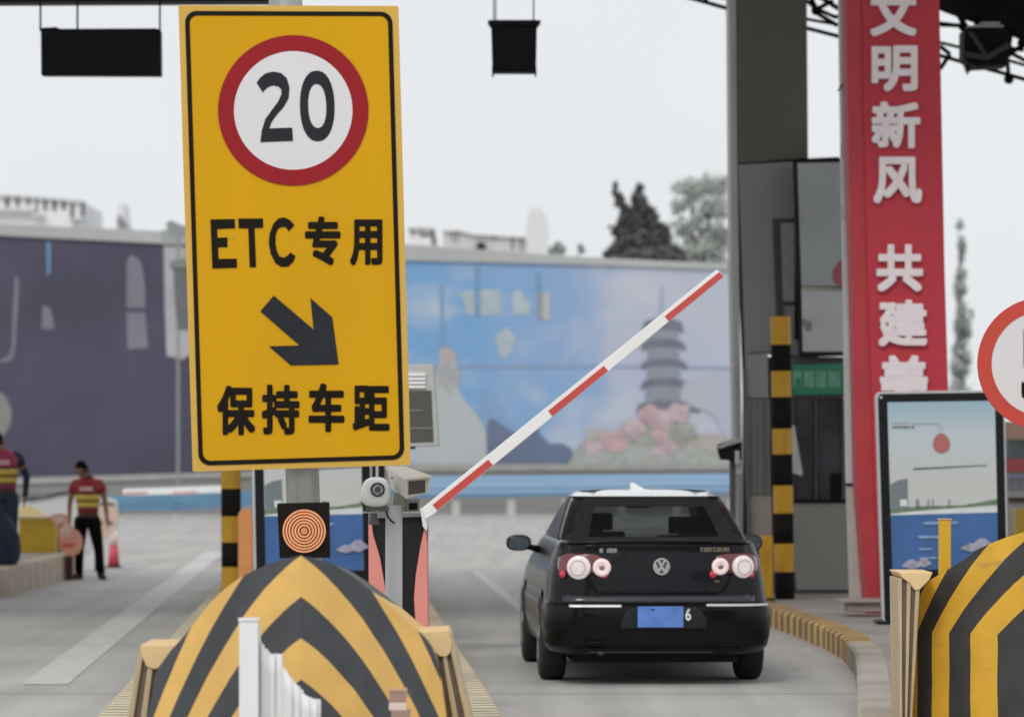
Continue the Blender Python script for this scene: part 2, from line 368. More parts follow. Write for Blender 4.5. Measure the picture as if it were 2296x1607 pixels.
# ================================================================ STRIPED CRASH BARRIERS
def stripe_mat(name, c1, c2, a, bq, period, z0, zmin=None, cx=0.0, q4=0):
    m = bpy.data.materials.new(name); m.use_nodes = True; t = m.node_tree; b = t.nodes['Principled BSDF']; b.inputs['Roughness'].default_value = .5
    c = t.nodes.new('ShaderNodeTexCoord'); sp = t.nodes.new('ShaderNodeSeparateXYZ')
    dn = t.nodes.new('ShaderNodeTexNoise'); dn.inputs['Scale'].default_value = 5; dn.inputs['Detail'].default_value = 2; t.links.new(c.outputs['Object'], dn.inputs[0])
    t.links.new(c.outputs['Object'], sp.inputs[0])
    def M(op, x, y=None, clamp=False):
        q = t.nodes.new('ShaderNodeMath'); q.operation = op
        for i, v in enumerate((x, y)):
            if v is None: continue
            if isinstance(v, (int, float)): q.inputs[i].default_value = v
            else: t.links.new(v, q.inputs[i])
        return q.outputs[0]
    X = M('ABSOLUTE', M('SUBTRACT', sp.outputs['X'], cx)); Z = sp.outputs['Z']
    if zmin is not None: Z = M('MAXIMUM', Z, zmin)
    wob = M('MULTIPLY', M('SUBTRACT', dn.outputs['Fac'], .5), .05*period)
    v = M('SUBTRACT', M('SUBTRACT', z0, Z), M('ADD', M('MULTIPLY', X, a), M('MULTIPLY', M('MULTIPLY', X, X), bq)))
    if q4: v = M('SUBTRACT', v, M('MULTIPLY', M('POWER', X, 4.0), q4))
    v = M('ADD', v, wob)
    fr = M('FLOORED_MODULO', M('DIVIDE', v, period), 1.0); st = M('GREATER_THAN', fr, .5)
    nn = t.nodes.new('ShaderNodeTexNoise'); nn.inputs['Scale'].default_value = 5; nn.inputs['Detail'].default_value = 8; t.links.new(c.outputs['Object'], nn.inputs[0])
    def rp(col, var):
        r = t.nodes.new('ShaderNodeValToRGB'); r.color_ramp.elements[0].position = .35; r.color_ramp.elements[1].position = .65
        r.color_ramp.elements[0].color = tuple(x*(1-var) for x in col)+(1,); r.color_ramp.elements[1].color = tuple(x*(1+var) for x in col)+(1,); t.links.new(nn.outputs['Fac'], r.inputs[0]); return r
    r1, r2 = rp(c1, .07), rp(c2, .16)
    mx = t.nodes.new('ShaderNodeMixRGB'); t.links.new(st, mx.inputs[0]); t.links.new(r1.outputs[0], mx.inputs[1]); t.links.new(r2.outputs[0], mx.inputs[2])
    sn = t.nodes.new('ShaderNodeTexNoise'); sn.inputs['Scale'].default_value = 3.5; sn.inputs['Detail'].default_value = 9; sn.inputs['Roughness'].default_value = .72
    smp = t.nodes.new('ShaderNodeMapping'); smp.inputs['Scale'].default_value = (1, 1, 2.6); smp.inputs['Rotation'].default_value = (0, .5, 0); t.links.new(c.outputs['Object'], smp.inputs[0]); t.links.new(smp.outputs[0], sn.inputs[0])
    sr = t.nodes.new('ShaderNodeValToRGB'); sr.color_ramp.elements[0].position = .61; sr.color_ramp.elements[1].position = .72; sr.color_ramp.elements[1].color = (.45, .45, .45, 1); t.links.new(sn.outputs['Fac'], sr.inputs[0])
    m2 = t.nodes.new('ShaderNodeMixRGB'); m2.inputs[2].default_value = (.16, .14, .12, 1); t.links.new(sr.outputs[0], m2.inputs[0]); t.links.new(mx.outputs[0], m2.inputs[1])
    t.links.new(m2.outputs[0], b.inputs['Base Color']); return m
def barrier(name, label, Y, sil, xc, ymid, m, group, base_z, depth, ears):
    """sil: top silhouette points (px, py) left to right at distance Y; the face sweeps back from a central ridge"""
    S = Y/F; org = P(xc, ymid, Y); org.z = base_z
    root = thing(name, label, 'crash barrier', org, 0, group)
    def top(px):
        for (a, b), (c, d) in zip(sil, sil[1:]):
            if a <= px <= c:
                t = (px-a)/(c-a); return b+(d-b)*t
        return sil[0][1] if px < sil[0][0] else sil[-1][1]
    x0, x1 = sil[0][0], sil[-1][0]; xs = sorted(set([x0+(x1-x0)*i/60 for i in range(61)]+[xc])); mb = MB()
    front = []; NZ = 10
    for px in xs:
        X = (px-1148)*S; d = abs(X-org.x); yo = .06*min(1, d/.08)*0+.28*d+.30*d*d
        zt = CH-(top(px)-HZ)*S
        col = []
        for k in range(NZ+1):
            z = base_z+(zt-base_z)*k/NZ
            col.append((X*(Y+yo)/Y, Y+yo, CH+(z-CH)*(Y+yo)/Y if k else base_z))
        bk = Y+depth
        col.append((col[-1][0]*bk/(Y+yo)*.999 if (col[-1][0] > org.x) == False and org.x > 0 else col[-1][0]*.995, bk, base_z+(col[-1][2]-base_z)*.93)); col.append((col[-1][0], bk, base_z))
        front.append([Vector(c) for c in col])
    mb.loft(front, cap=True, close=True)
    o = mb.build('striped_shell', m, root); autosmooth(o, 38)
    return root, S
sil1 = [(330,1607),(352,1500),(385,1455),(410,1428),(440,1390),(470,1352),(505,1318),(545,1290),(590,1268),(630,1254),(658,1248),(672,1244),(700,1250),(745,1262),(790,1292),(830,1322),(870,1355),(905,1385),(935,1412),(965,1445),(985,1500),(1000,1607)]
sm1 = stripe_mat('chevron_paint', (.80, .49, .14), (.060, .064, .072), .70, 1.367, .3587, CH-(1245-HZ)*17/F-.2)
br1, S1 = barrier('crash_barrier', 'black and yellow chevron crash barrier in the centre under the tall yellow sign', 17, sil1, 675, 1245, sm1, 'chevron crash barriers on island noses', .2, 1.7, 1)
FT = mat('fender_tan', (.52, .41, .26), .7, var=.12, scale=6, streak=(8, 8, .5)); FD = mat('fender_brown', (.16, .12, .09), .8, var=.2); FC = mat('fender_cap', (.80, .56, .28), .6, var=.05)
def fender(root, pts_top, xb0, xb1, Y, capf, sgn, base_z, n=9):
    """ribbed rubber fender at the barrier's side: alternating ribs and a scooped cap"""
    (xa, ya), (xc_, yc) = pts_top
    r1 = MB()
    S = Y/F
    for i in range(n):
        t0, t1 = i/n, (i+1)/n; r1.mi = 0 if i % 2 == 0 else 1
        f = lambda t: (xa+(xc_-xa)*t, ya+(yc-ya)*t); g = lambda t: xb0+(xb1-xb0)*t
        yb = HZ+(CH-base_z)/S; Yo = Y-(.02 if i % 2 == 0 else 0)
        a0, a1 = f(t0), f(t1); kb = (yb-1607)/(1607-ya)
        r1.px([a0, (g(t0)+(g(t0)-a0[0])*kb, yb), (g(t1)+(g(t1)-a1[0])*kb, yb), a1], Yo, .5)
    r1.build('rubber_fender', [FT, FD], root, bevel=.006)
    MB().px(capf, Y-.03, .55).build('fender_cap', FC, root, bevel=.008)
fender(br1, ((312, 1452), (420, 1452)), 285, 420, 17.5, [(314,1445),(418,1445),(405,1464),(385,1478),(362,1496),(345,1500),(328,1494),(318,1470)], -1, .2)
fender(br1, ((930, 1425), (1010, 1420)), 930, 1055, 17.5, [(934,1417),(1004,1413),(1013,1440),(1010,1462),(1000,1472),(985,1470),(965,1455),(948,1438)], 1, .2)

sil2 = [(2034,1607),(2040,1500),(2048,1400),(2060,1340),(2078,1304),(2125,1276),(2150,1262),(2160,1255),(2190,1232),(2225,1216),(2262,1202),(2296,1192),(2350,1182),(2420,1176),(2450,1174),(2480,1176),(2560,1186),(2640,1220),(2720,1270),(2790,1340),(2830,1420),(2850,1607)]
S2 = 22.5/F
# stripe law measured from the photograph, X in metres from the ridge
zm2 = CH-(1426-HZ)*S2-.2
sm2 = stripe_mat('chevron_paint_bright', (.76, .43, .04), (.045, .045, .045), .84*1.064, 0, 152*S2, zm2+423*S2, zmin=zm2, q4=7.08e-9*1.28/S2**3)
br2, _ = barrier('crash_barrier', 'larger chevron crash barrier at the right edge in front of the advertising screen', 22.5, sil2, 2450, 1174, sm2, 'chevron crash barriers on island noses', .2, 1.9, 1)
fender(br2, ((2013, 1296), (2064, 1296)), 2018, 2046, 22.75, [(2013,1282),(2092,1282),(2084,1300),(2072,1312),(2062,1322),(2050,1322),(2038,1305),(2024,1296)], -1, .2, 5)
pb_ = thing('marker_post', 'small square yellow post rising from behind the right chevron barrier', 'post', (P(2118, 1200, 24.6).x, 24.6, .2))
MB().box(pb_.location.x-.036, pb_.location.x+.036, 24.56, 24.64, .21, P(0, 1165, 24.6).z).build('shaft', mat('bright_yellow', (.68, .40, .02), .5, var=.06), pb_, bevel=.004)
MB().box(pb_.location.x-.041, pb_.location.x+.041, 24.555, 24.645, P(0, 1165, 24.6).z, P(0, 1162, 24.6).z).build('cap', FT, pb_, bevel=.002)
MB().box(pb_.location.x-.08, pb_.location.x+.08, 24.52, 24.68, .2, .21).build('foot_plate', GALV, pb_)

# white torn plastic sheet and the small post in front of the middle barrier
WS = mat('white_sheet', (.84, .84, .84), .45, var=.02, bump=.1)
Yw = 16.55
tops = [(703,530),(811,530),(813,640),(826,655),(845,690),(880,722),(936,722),(938,790),(962,812),(985,848),(1010,878),(1035,905),(1060,940),(1090,962),(1152,975)]
def tw(x):
    for (a, c), (d, e) in zip(tops, tops[1:]):
        if a <= x <= d: return c+(e-c)*(x-a)/max(d-a, .01)
    return 975
b = MB(); cols = []
xs = [703+i*(1152-703)/110 for i in range(111)]; xs = sorted(xs+[812, 812.9, 936.9, 937.8])
for x in xs:
    yt = tw(x); wv = .018*math.sin(x/7.5)+.010*math.sin(x/3.1+1)
    px, pt_ = z5((x, yt)); c = []
    for k in range(9):
        z = P(px, pt_, Yw).z*(k/8)+.2*(1-k/8); amp = min(1, max(0, (x-703)/60))*(.35+.65*k/8)
        c.append(Vector((P(px, 0, Yw).x, Yw+wv*amp, z)))
    cols.append(c)
b.loft(cols, cap=False, close=False)
o = b.build('plastic_sheet', WS, None, origin=(P(z5((900, 0))[0], 0, Yw).x, Yw, .2), solid=.006, smooth=True)
tag(o, 'torn white plastic sheet standing against the front of the middle chevron barrier', 'plastic sheet')
sp_ = thing('white_post', 'white square post with stepped top at the edge of the torn white sheet', 'post', (P(557, 0, Yw-.07).x, Yw-.07, .2))
MB().rpx(536, 1392, 579, HZ+(CH-.2)*F/(Yw-.09), Yw-.09, .05).build('shaft', WPL, sp_, bevel=.004)
MB().rpx(534, 1385, 581, 1392, Yw-.095, .06).build('cap', WPL, sp_, bevel=.002)
bx = thing('stub_post', 'short brown and pink stub post low in front of the middle chevron barrier', 'post', (P(895, 0, Yw).x, Yw, .2))
BRN = mat('dusty_rose_brown', (.36, .23, .19), .7, var=.08); PKB = mat('pale_pink_band', (.72, .58, .53), .6, var=.04)
MB().rpx(873, 1549, 910, 1574, Yw, .07).build('upper_block', BRN, bx, bevel=.003)
MB().rpx(872, 1543, 912, 1549, Yw-.004, .078).build('cap', mat('cap_tan', (.55, .36, .22), .7), bx)
MB().rpx(872, 1574, 911, 1591, Yw-.003, .076).build('pink_band', PKB, bx)
MB().rpx(877, 1591, 919, HZ+(CH-.2)*F/Yw, Yw-.006, .08).build('lower_block', BRN, bx, bevel=.003)

# ================================================================ ORANGE RING LAMP
YL = 19.6
lp = thing('warning_lamp', 'square black lamp head with glowing orange concentric rings beneath the yellow sign', 'lamp', P(682, 1250, YL))
MB().px([(621,1128),(738,1125),(740,1250),(627,1251)], YL, .06).build('housing', mat('lamp_housing', (.010, .007, .005), .6, var=.2, spec=.15), lp, bevel=.004)
c = P(682, 1190, YL-.012); s = YL/F
MB().disc(c+Vector((0, .004, 0)), 49*s, .01, 64).build('lens_back', mat('lens_maroon', (.035, .003, .004), .4), lp)
LED = mat('orange_led', (.86, .36, .16), .5, var=.10, scale=30, emit=.34)
for r in (48, 41.5, 35, 28, 21.5, 14.5):
    MB().ring(c+Vector((0, -.003, 0)), r*s, (r-3.3)*s, .008, 72).build('led_ring', LED, lp)
b = MB(); b.ring(c+Vector((0, -.003, 0)), 7*s, 4.2*s, .008, 20); b.disc(c+Vector((0, -.003, 0)), 2.2*s, .006, 10); b.build('led_core', LED, lp)
MB().box(c.x-.05, c.x+.05, YL+.06, YS+.05, P(0, 1172, YL).z, P(0, 1160, YL).z).build('bracket', GALV, lp)
MB().box(lp.location.x-.02, lp.location.x+.02, YL+.02, YL+.05, .2, P(0, 1250, YL).z).build('stalk', BLACK, lp)

# ================================================================ CAMERAS ON POLE
YC = 22.0; s = YC/F
base = P(883, 1100, YC); base.z = .2
cp = thing('camera_pole', 'slim grey pole carrying the cameras beside the barrier gate', 'pole', base)
MB().tube([base, P(883, 1132, YC)], 19*s, 24).build('shaft', GALVL, cp, smooth=True)
MB().box(P(814, 0, YC).x, P(944, 0, YC).x, YC-.02, YC+.03, P(0, 1150, YC).z, P(0, 1146, YC).z).build('cross_bar', GALVL, cp, bevel=.003)
MB().box(base.x-.1, base.x+.1, YC-.1, YC+.1, .2, .215).build('base_plate', GALV, cp)
MB().tube([P(866, 1147, YC-.06), P(869, 1156, YC-.07), P(876, 1166, YC-.065), P(884, 1172, YC-.052)], .005, 8).build('cable', BLACK, cp, smooth=True)
dm = thing('dome_camera', 'round white camera with a ringed glass lens on the left of the grey pole', 'camera', P(842, 1148, YC))
rings = []
pr = [(-.075, .55), (-.07, .8), (-.05, .95), (-.01, 1.0), (.04, 1.0), (.09, .9), (.12, .7)]
for yo, k in pr:
    rr = []
    for q in range(48):
        a = 2*math.pi*q/48; ca, sa = math.cos(a), math.sin(a)
        x = math.copysign(abs(ca)**.72, ca)*34*k; z = math.copysign(abs(sa)**.72, sa)*(34*k)
        if z > 0: x *= (1-.14*z/34)
        rr.append(P(843+x, 1103-z, YC)+Vector((0, yo, 0)))
    rings.append(rr)
MB().loft(rings).build('shell', WPL, dm, smooth=True)
c = P(848, 1097, YC)+Vector((0, -.085, 0))
MB().ring(c, 16*s, 12.5*s, .02, 40).build('lens_ring', BLKP, dm, bevel=.002)
MB().disc(c+Vector((0, .004, 0)), 12.8*s, .02, 40).build('lens', mat('lens_glass', (.22, .24, .25), .1, .6, var=.5, scale=60), dm)
MB().disc(c+Vector((0, -.004, 0)), 5*s, .01, 24, r2=6*s).build('iris', mat('iris_dark', (.06, .07, .07), .15, .5, var=.6, scale=90), dm)
b = MB(); b.rpx(819, 1136, 872, 1145, YC-.04, .08); b.disc(P(838, 1176, YC), 12*s, .028, 20, ax='z'); b.disc(P(838, 1170, YC), 8*s, .05, 20, ax='z'); b.build('mount', mat('dark_mount', (.10, .10, .10), .5), dm)
cc = thing('box_camera', 'cream housing security camera pointing right with dark front glass', 'camera', P(905, 1148, YC))
# housing: long box turned toward the right
def P3(px, py, dy): return P(px, py, YC)+Vector((0, dy, 0))
hv = [P3(863,1047,.20), P3(903,1046,.20), P3(968,1071,-.16), P3(893,1074,-.16), P3(877,1098,.20), P3(905,1098,.22), P3(956,1112,-.16), P3(890,1112,-.14)]
b = MB(); b.prism([P3(914,1075,-.16), P3(967,1071,-.16), P3(964,1104,-.16), P3(911,1117,-.16)], [P3(863,1049,.22), P3(906,1047,.22), P3(906,1085,.22), P3(875,1099,.22)])
b.build('housing', CREAM, cc, bevel=.006)
b = MB(); b.prism([P3(911,1077,-.20), P3(971,1071,-.20), P3(969,1065,-.20), P3(912,1071,-.20)], [P3(861,1050,.22), P3(912,1049,.22), P3(905,1045,.22), P3(866,1045,.22)]); b.build('sun_shield', CREAM, cc, bevel=.003)
MB().prism([P3(918,1079,-.168), P3(955,1076,-.168), P3(955,1103,-.168), P3(917,1108,-.168)], [P3(918,1079,-.15), P3(955,1076,-.15), P3(955,1103,-.15), P3(917,1108,-.15)]).build('front_glass', mat('camera_window', (.06, .055, .045), .25), cc, bevel=.002)
MB().disc(P3(879, 1071, -.02), 3.4*s, .02, 16).build('screw', GALV, cc)
b = MB(); b.px([(884,1104),(908,1112),(908,1147),(880,1147)], YC-.01, .04); b.px([(908,1118),(941,1118),(941,1145),(908,1147)], YC+.0, .05); b.build('bracket', mat('bracket_grey', (.26, .255, .24), .5), cc, bevel=.003)
MB().rpx(917, 1127, 936, 1142, YC-.008, .01).build('socket', BLACK, cc)

# ================================================================ BARRIER GATE
YG = 26.5; s = YG/F
base = P(894, 1100, YG); base.z = .2
gt = thing('barrier_gate', 'black toll gate with pink side covers and raised red and white arm', 'barrier gate', base)
yb = HZ+(CH-.2)/s
MB().px([(828,1160),(958,1157),(955,yb),(832,yb)], YG+.02, .34).build('cabinet', mat('gate_charcoal', (.014, .013, .015), .5, var=.15, spec=.25), gt, bevel=.008)
MB().px([(826,1148),(870,1146),(956,1143),(960,1158),(826,1163)], YG-.02, .42).build('lid', mat('gate_lid', (.17, .17, .18), .45), gt, bevel=.008)
MB().px([(826,1163),(832,1163),(836,1195),(852,1250),(866,1330),(872,1400),(876,1470),(878,yb),(828,yb)], YG-.01, .4).build('side_cover', PINK, gt, bevel=.01)
MB().px([(958,1160),(950,1190),(942,1226),(932,1290),(928,1340),(932,1400),(936,1470),(936,yb),(962,yb),(957,1190)], YG-.01, .4).build('side_cover', PINK, gt, bevel=.01)
MB().disc(P(958, 1209, YG-.015), 3*s, .01, 12).build('bolt', RPNT, gt)
# arm (rectangular-section beam with rounded edges)
A = (960, 1144); B = (1614, 613)
dx, dy = B[0]-A[0], B[1]-A[1]; L = math.hypot(dx, dy); ux, uy = dx/L, dy/L; nx_, ny_ = uy, -ux     # n points up-left
def ap(t, o_): return (A[0]+ux*t+nx_*o_, A[1]+uy*t+ny_*o_)
hw_ = lambda t: 13.5-2.0*t/L
def armq(t0, t1, o0, o1): return [ap(t0, o0(t0)), ap(t1, o0(t1)), ap(t1, o1(t1)), ap(t0, o1(t0))]
MB().px([ap(-6, 13), ap(L, hw_(L)), ap(L+3, 0), ap(L, -hw_(L)), ap(6, -14), (953, 1164), (947, 1143)], YG-.10, .05).build('arm', WHT, gt, bevel=.010, seg=3)
def onarm(px): return (px-A[0])/ux
for x0, x1 in ((970, 1098), (1229, 1357), (1490, 1616)):
    MB().px(armq(onarm(x0)+3, onarm(x1)-1, lambda t: hw_(t)*.28, lambda t: -hw_(t)*.93), YG-.1035, .004).build('red_band', RPNT, gt)
MB().px([(941,1138),(962,1146),(957,1190),(948,1180),(945,1160)], YG-.06, .06).build('hinge', WPL, gt, bevel=.004)

# ================================================================ STRIPED POSTS
def striped_post(label, pxa, pxb, slope, ytop, bounds, Y, first_yellow=True, rad=None):
    s = Y/F; xc = (pxa+pxb)/2; yb = HZ+(CH-.2)/s
    base = P(xc+slope*(yb-ytop), yb, Y)
    t = thing('striped_post', label, 'post', base, 0, 'yellow and black banded posts')
    r = (pxb-pxa)/2*s; ys = [ytop]+bounds+[yb]
    for i in range(len(ys)-1):
        f = lambda y: P(xc+slope*(y-ytop), y, Y)
        yel = (i % 2 == 0) == first_yellow
        MB().tube([f(ys[i+1]), f(ys[i])], r*(1 if yel else .985), 28).build('yellow_band' if yel else 'black_band', DYEL if yel else PBLK, t, smooth=True)
        autosmooth(t.children[-1], 40)
    return t
striped_post('tall black and yellow banded post in front of the toll booth', 1727, 1772, .016, 710, [773,832,890,961,1018,1088,1150,1218,1281], 43)
striped_post('black and yellow banded post left of the sign beside the orange bollard', 495, 540, .004, 1000, [1095,1157,1215,1270,1325], 43)
def bollard(label, pts, Y, m):
    yb = HZ+(CH-.2)*F/Y; x0 = sum(p[0] for p in pts)/len(pts)
    t = thing('bollard', label, 'bollard', P(x0, yb, Y))
    MB().px(pts+[(pts[-1][0], yb), (pts[0][0], yb)], Y, .16).build('body', m, t, bevel=.02, seg=3)
    MB().px([(pts[0][0]-3, yb-5), (pts[-1][0]+3, yb-5), (pts[-1][0]+3, yb), (pts[0][0]-3, yb)], Y-.03, .22).build('base', BLACK, t)
bollard('rounded orange bollard between the banded post and the screen frame', [(534,1180),(534,1152),(540,1143),(548,1140),(558,1141),(564,1148),(566,1180)], 41.5, ORNG)
bollard('plain yellow bollard touching the tall banded post by the car', [(1705,1260),(1705,1203),(1708,1200),(1730,1200),(1733,1203),(1733,1260)], 42.4, DYEL)

# ================================================================ ADVERTISING SCREENS
PIC = dict(sky=mat('print_sky', (.47, .56, .62), .35, var=.10, scale=.8), skyb=mat('print_sky_blue', (.33, .49, .58), .35, var=.10, scale=1.5), grey=mat('print_grey', (.17, .20, .22), .4), wht=mat('print_white', (.66, .68, .68), .4),
    blue=mat('print_blue', (.045, .125, .33), .35, var=.15, scale=2.5), red=mat('print_rose', (.42, .14, .13), .4), grn=mat('print_green', (.13, .20, .12), .5, var=.4, scale=20), lbl=mat('print_pale_blue', (.25, .36, .58), .4, var=.3, scale=12), ln=mat('print_line', (.12, .13, .15), .4), pk=mat('print_pink', (.34, .33, .42), .5, var=.3, scale=16))
def skyprint():
    m = bpy.data.materials.new('print_gradient'); m.use_nodes = True; t = m.node_tree; b = t.nodes['Principled BSDF']; b.inputs['Roughness'].default_value = .3
    c = t.nodes.new('ShaderNodeTexCoord'); sp = t.nodes.new('ShaderNodeSeparateXYZ'); t.links.new(c.outputs['Generated'], sp.inputs[0])
    r = t.nodes.new('ShaderNodeValToRGB'); e = r.color_ramp.elements; e[0].position = .55; e[0].color = (.53, .55, .53, 1); e[1].position = 1; e[1].color = (.30, .45, .53, 1); k = e.new(.8); k.color = (.50, .57, .61, 1)
    t.links.new(sp.outputs['Z'], r.inputs[0]); t.links.new(r.outputs[0], b.inputs['Base Color']); return m
PIC['grad'] = skyprint()
def kiosk(label, corners, Y, d, left):
    """corners: TL, TR, BR, BL of the whole stand in the picture"""
    TL, TR, BR, BL = corners
    def q(u, v):
        a = (TL[0]+(TR[0]-TL[0])*u, TL[1]+(TR[1]-TL[1])*u); b = (BL[0]+(BR[0]-BL[0])*u, BL[1]+(BR[1]-BL[1])*u)
        return (a[0]+(b[0]-a[0])*v, a[1]+(b[1]-a[1])*v)
    W, H = TR[0]-TL[0], BL[1]-TL[1]
    RQ = lambda x0, y0, x1, y1, r: [q(p[0]/W, p[1]/H) for p in rrect(x0, y0, x1, y1, r)]
    bx = (BL[0]+BR[0])/2; base = P(bx, BL[1], Y); base.z = .2
    t = thing('advertising_screen', label, 'advertising screen', base, 0, 'standing advertising screens')
    MB().px(RQ(0, 0, W, H, 14), Y, .12).build('casing', GALVL, t, bevel=.006)
    MB().px(RQ(5, 5, W-3, H-2, 10), Y-.004, .01).build('bezel', BLKP, t, bevel=.002)
    MB().px(RQ(26, 24, W-22, 400, 1), Y-.008, .004).build('picture', PIC['grad'], t)
    ny = [0]
    def pr(name, m, pts):
        ny[0] += 1; MB().px([q(a, b) for a, b in pts], Y-.0085-ny[0]*.0006, .0004).build(name, PIC[m], t)
    U0, U1 = 26/W, (W-22)/W; V = lambda y: y/H
    X = lambda x: x/W
    pr('printed_sea', 'blue', [(U0, V(277)), (U1, V(274)), (U1, V(400)), (U0, V(400))])
    pr('printed_shore', 'wht', [(U0, V(268)), (U1, V(262)), (U1, V(274)), (U0, V(277))])
    pr('printed_hedge', 'grn', [(U0, V(262)), (X(90), V(258)), (X(190), V(257)), (X(235), V(250)), (U1, V(244)), (U1, V(257)), (X(190), V(262)), (X(90), V(268)), (U0, V(274))])
    pr('printed_building', 'grey', [(X(27), V(208)), (X(45), V(199)), (X(66), V(195)), (X(66), V(264)), (U0+.005, V(264))])
    pr('printed_building', 'wht', [(X(48), V(242)), (X(64), V(242)), (X(64), V(257)), (X(48), V(257))])
    for x in (84, 88, 111, 121, 158): pr('printed_tower', 'ln', [(X(x), V(243)), (X(x+2.5), V(243)), (X(x+2.5), V(262)), (X(x), V(262))])
    pr('printed_line', 'ln', [(X(80), V(172)), (X(246), V(167)), (X(246), V(169)), (X(80), V(176))])
    pr('printed_drop', 'red', [(X(145+19*math.sin(R(a))*(1-.12*math.cos(R(a)))), V(117-22*math.cos(R(a)))) for a in range(0, 360, 15)])
    pr('printed_stem', 'sky', [(X(143), V(95)), (X(143), V(80)), (X(136), V(73)), (X(82), V(73)), (X(82), V(70)), (X(138), V(70)), (X(147), V(79)), (X(147), V(95))])
    for x in (36, 44, 52, 60, 68, 78): pr('printed_badge', 'ln', [(X(x), V(71)), (X(x+5), V(71)), (X(x+6), V(82)), (X(x+1), V(82))])
    pr('printed_badge_band', 'wht', [(X(36), V(74)), (X(84), V(74)), (X(84), V(77)), (X(36), V(77))])
    for (x0, y0, x1, y1) in ((96, 293, 182, 299), (84, 324, 150, 330), (84, 352, 120, 356), (84, 372, 130, 376)): pr('printed_caption', 'lbl', [(X(x0), V(y0+2)), (X(x0+9), V(y0)), (X(x1-8), V(y0)), (X(x1), V(y0+2)), (X(x1-8), V(y1)), (X(x0+9), V(y1))])
    for cx_, cy_, rx, ry in ((70, 388, 20, 10), (98, 384, 16, 9), (232, 345, 22, 12), (205, 352, 22, 8)):
        pr('printed_cloud', 'pk', [(X(cx_+rx*math.cos(R(a))*(1+.2*math.sin(R(3*a)))), V(cy_+ry*math.sin(R(a))*(1+.2*math.cos(R(4*a))))) for a in range(0, 360, 15)])
    MB().disc(P(*q(12/W, 13/H), Y-.008), 3*Y/F, .005, 16).build('bolt', GALVL, t)
    x0 = base.x; hwid = W*Y/F/2
    MB().box(x0-hwid-.05, x0+hwid+.05, Y-.16, Y+.26, .2, .225).build('base_plate', BLKP, t, bevel=.004)
    return t
kiosk('black framed seaside advertising screen beside the red banner pillar', ((1963,878),(2252,874),(2263,1392),(1979,1397)), 36.6, .1, 0)
kiosk('seaside advertising screen half hidden behind the yellow sign and its post', ((562,880),(828,877),(842,1400),(572,1402)), 36.0, .1, 1)

# ================================================================ RED BANNER PILLAR + DOWNPIPE
YB = 39.0
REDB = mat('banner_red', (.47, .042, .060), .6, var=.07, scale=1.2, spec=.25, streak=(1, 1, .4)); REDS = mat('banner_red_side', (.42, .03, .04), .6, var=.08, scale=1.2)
base = P(2035, 1340, YB); base.z = .2
bp_ = thing('banner_pillar', 'red banner pillar with raised white Chinese characters down its face', 'banner', base)
yb = HZ+(CH-.2)*F/YB
fr = [(1928,-120),(2103,-120),(2127,878),(2140,yb),(1975,yb),(1958,900),(1942,500)]
fe = [(1932,-120),(2104,-120),(2118,600),(2127,900),(2138,yb),(1978,yb),(1962,1100),(1948,700),(1938,300)]
f = [P(a, c, YB) for a, c in fe]; g = [v+Vector((-.10 if i in (0, 5, 6, 7, 8) else 0, .55, 0)) for i, v in enumerate(f)]
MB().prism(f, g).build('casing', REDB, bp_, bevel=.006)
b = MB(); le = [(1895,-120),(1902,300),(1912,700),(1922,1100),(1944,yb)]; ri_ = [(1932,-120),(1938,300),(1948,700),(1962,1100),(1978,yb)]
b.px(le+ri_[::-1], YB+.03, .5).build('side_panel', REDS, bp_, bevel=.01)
LW = mat('letter_acrylic', (.78, .69, .71), .4, var=.06, scale=8)
for ch, x0, y0, x1, y1 in (('文', 1950, -22, 2056, 82), ('明', 1953, 103, 2058, 206), ('新', 1953, 228, 2064, 333), ('风', 1957, 352, 2068, 457), ('共', 1964, 548, 2070, 654), ('建', 1968, 672, 2080, 777), ('美', 1970, 796, 2082, 905)):
    b = MB(); glyph_px(b, ch, x0, y0, x1, y1, YB-.025, off=.036, ex=.02, depth=.022); b.build('raised_character', LW, bp_)
dp = thing('downpipe', 'pale grey square column running down left of the red banner', 'column', Vector((P(1925, 0, YB+.5).x, YB+.5, .2)))
Yd = YB+.62
ybd = HZ+(CH-.2)*F/Yd
MB().px([(1880,-120),(1905,-120),(1916,640),(1926,1084),(1899,1084),(1892,640)], Yd, .2).build('upper_shaft', GALVL, dp, bevel=.01)
MB().px([(1900,1088),(1926,1088),(1946,ybd),(1908,ybd)], Yd-.01, .22).build('lower_shaft', mat('downpipe_beige', (.46, .43, .40), .5, var=.1), dp, bevel=.01)
MB().px([(1898,1083),(1928,1083),(1928,1089),(1898,1089)], Yd-.02, .24).build('collar', BLACK, dp)
for q_ in ((1884, 322, 1900, 352), (1886, 462, 1912, 486)): MB().rpx(*q_, Yd-.03, .04).build('clip', GALVL, dp, bevel=.004)
MB().tube([P(1879, 205, Yd-.02), P(1886, 192, Yd-.04), P(1898, 184, Yd-.02)], .008, 8).build('cable', BLACK, dp)
st = thing('footing_block', 'low concrete footing block at the foot of the red banner', 'footing', (P(1916, 1345, 39.0).x, 38.4, .2))
MB().rpx(1900, 1351, 1975, 1371, 38.2, .4).build('block', mat('footing_concrete', (.30, .25, .22), .8, var=.15), st, bevel=.01)
MB().rpx(1884, 1344, 1986, 1351, 38.15, .5).build('top_slab', mat('footing_slab', (.34, .29, .25), .8), st, bevel=.008)

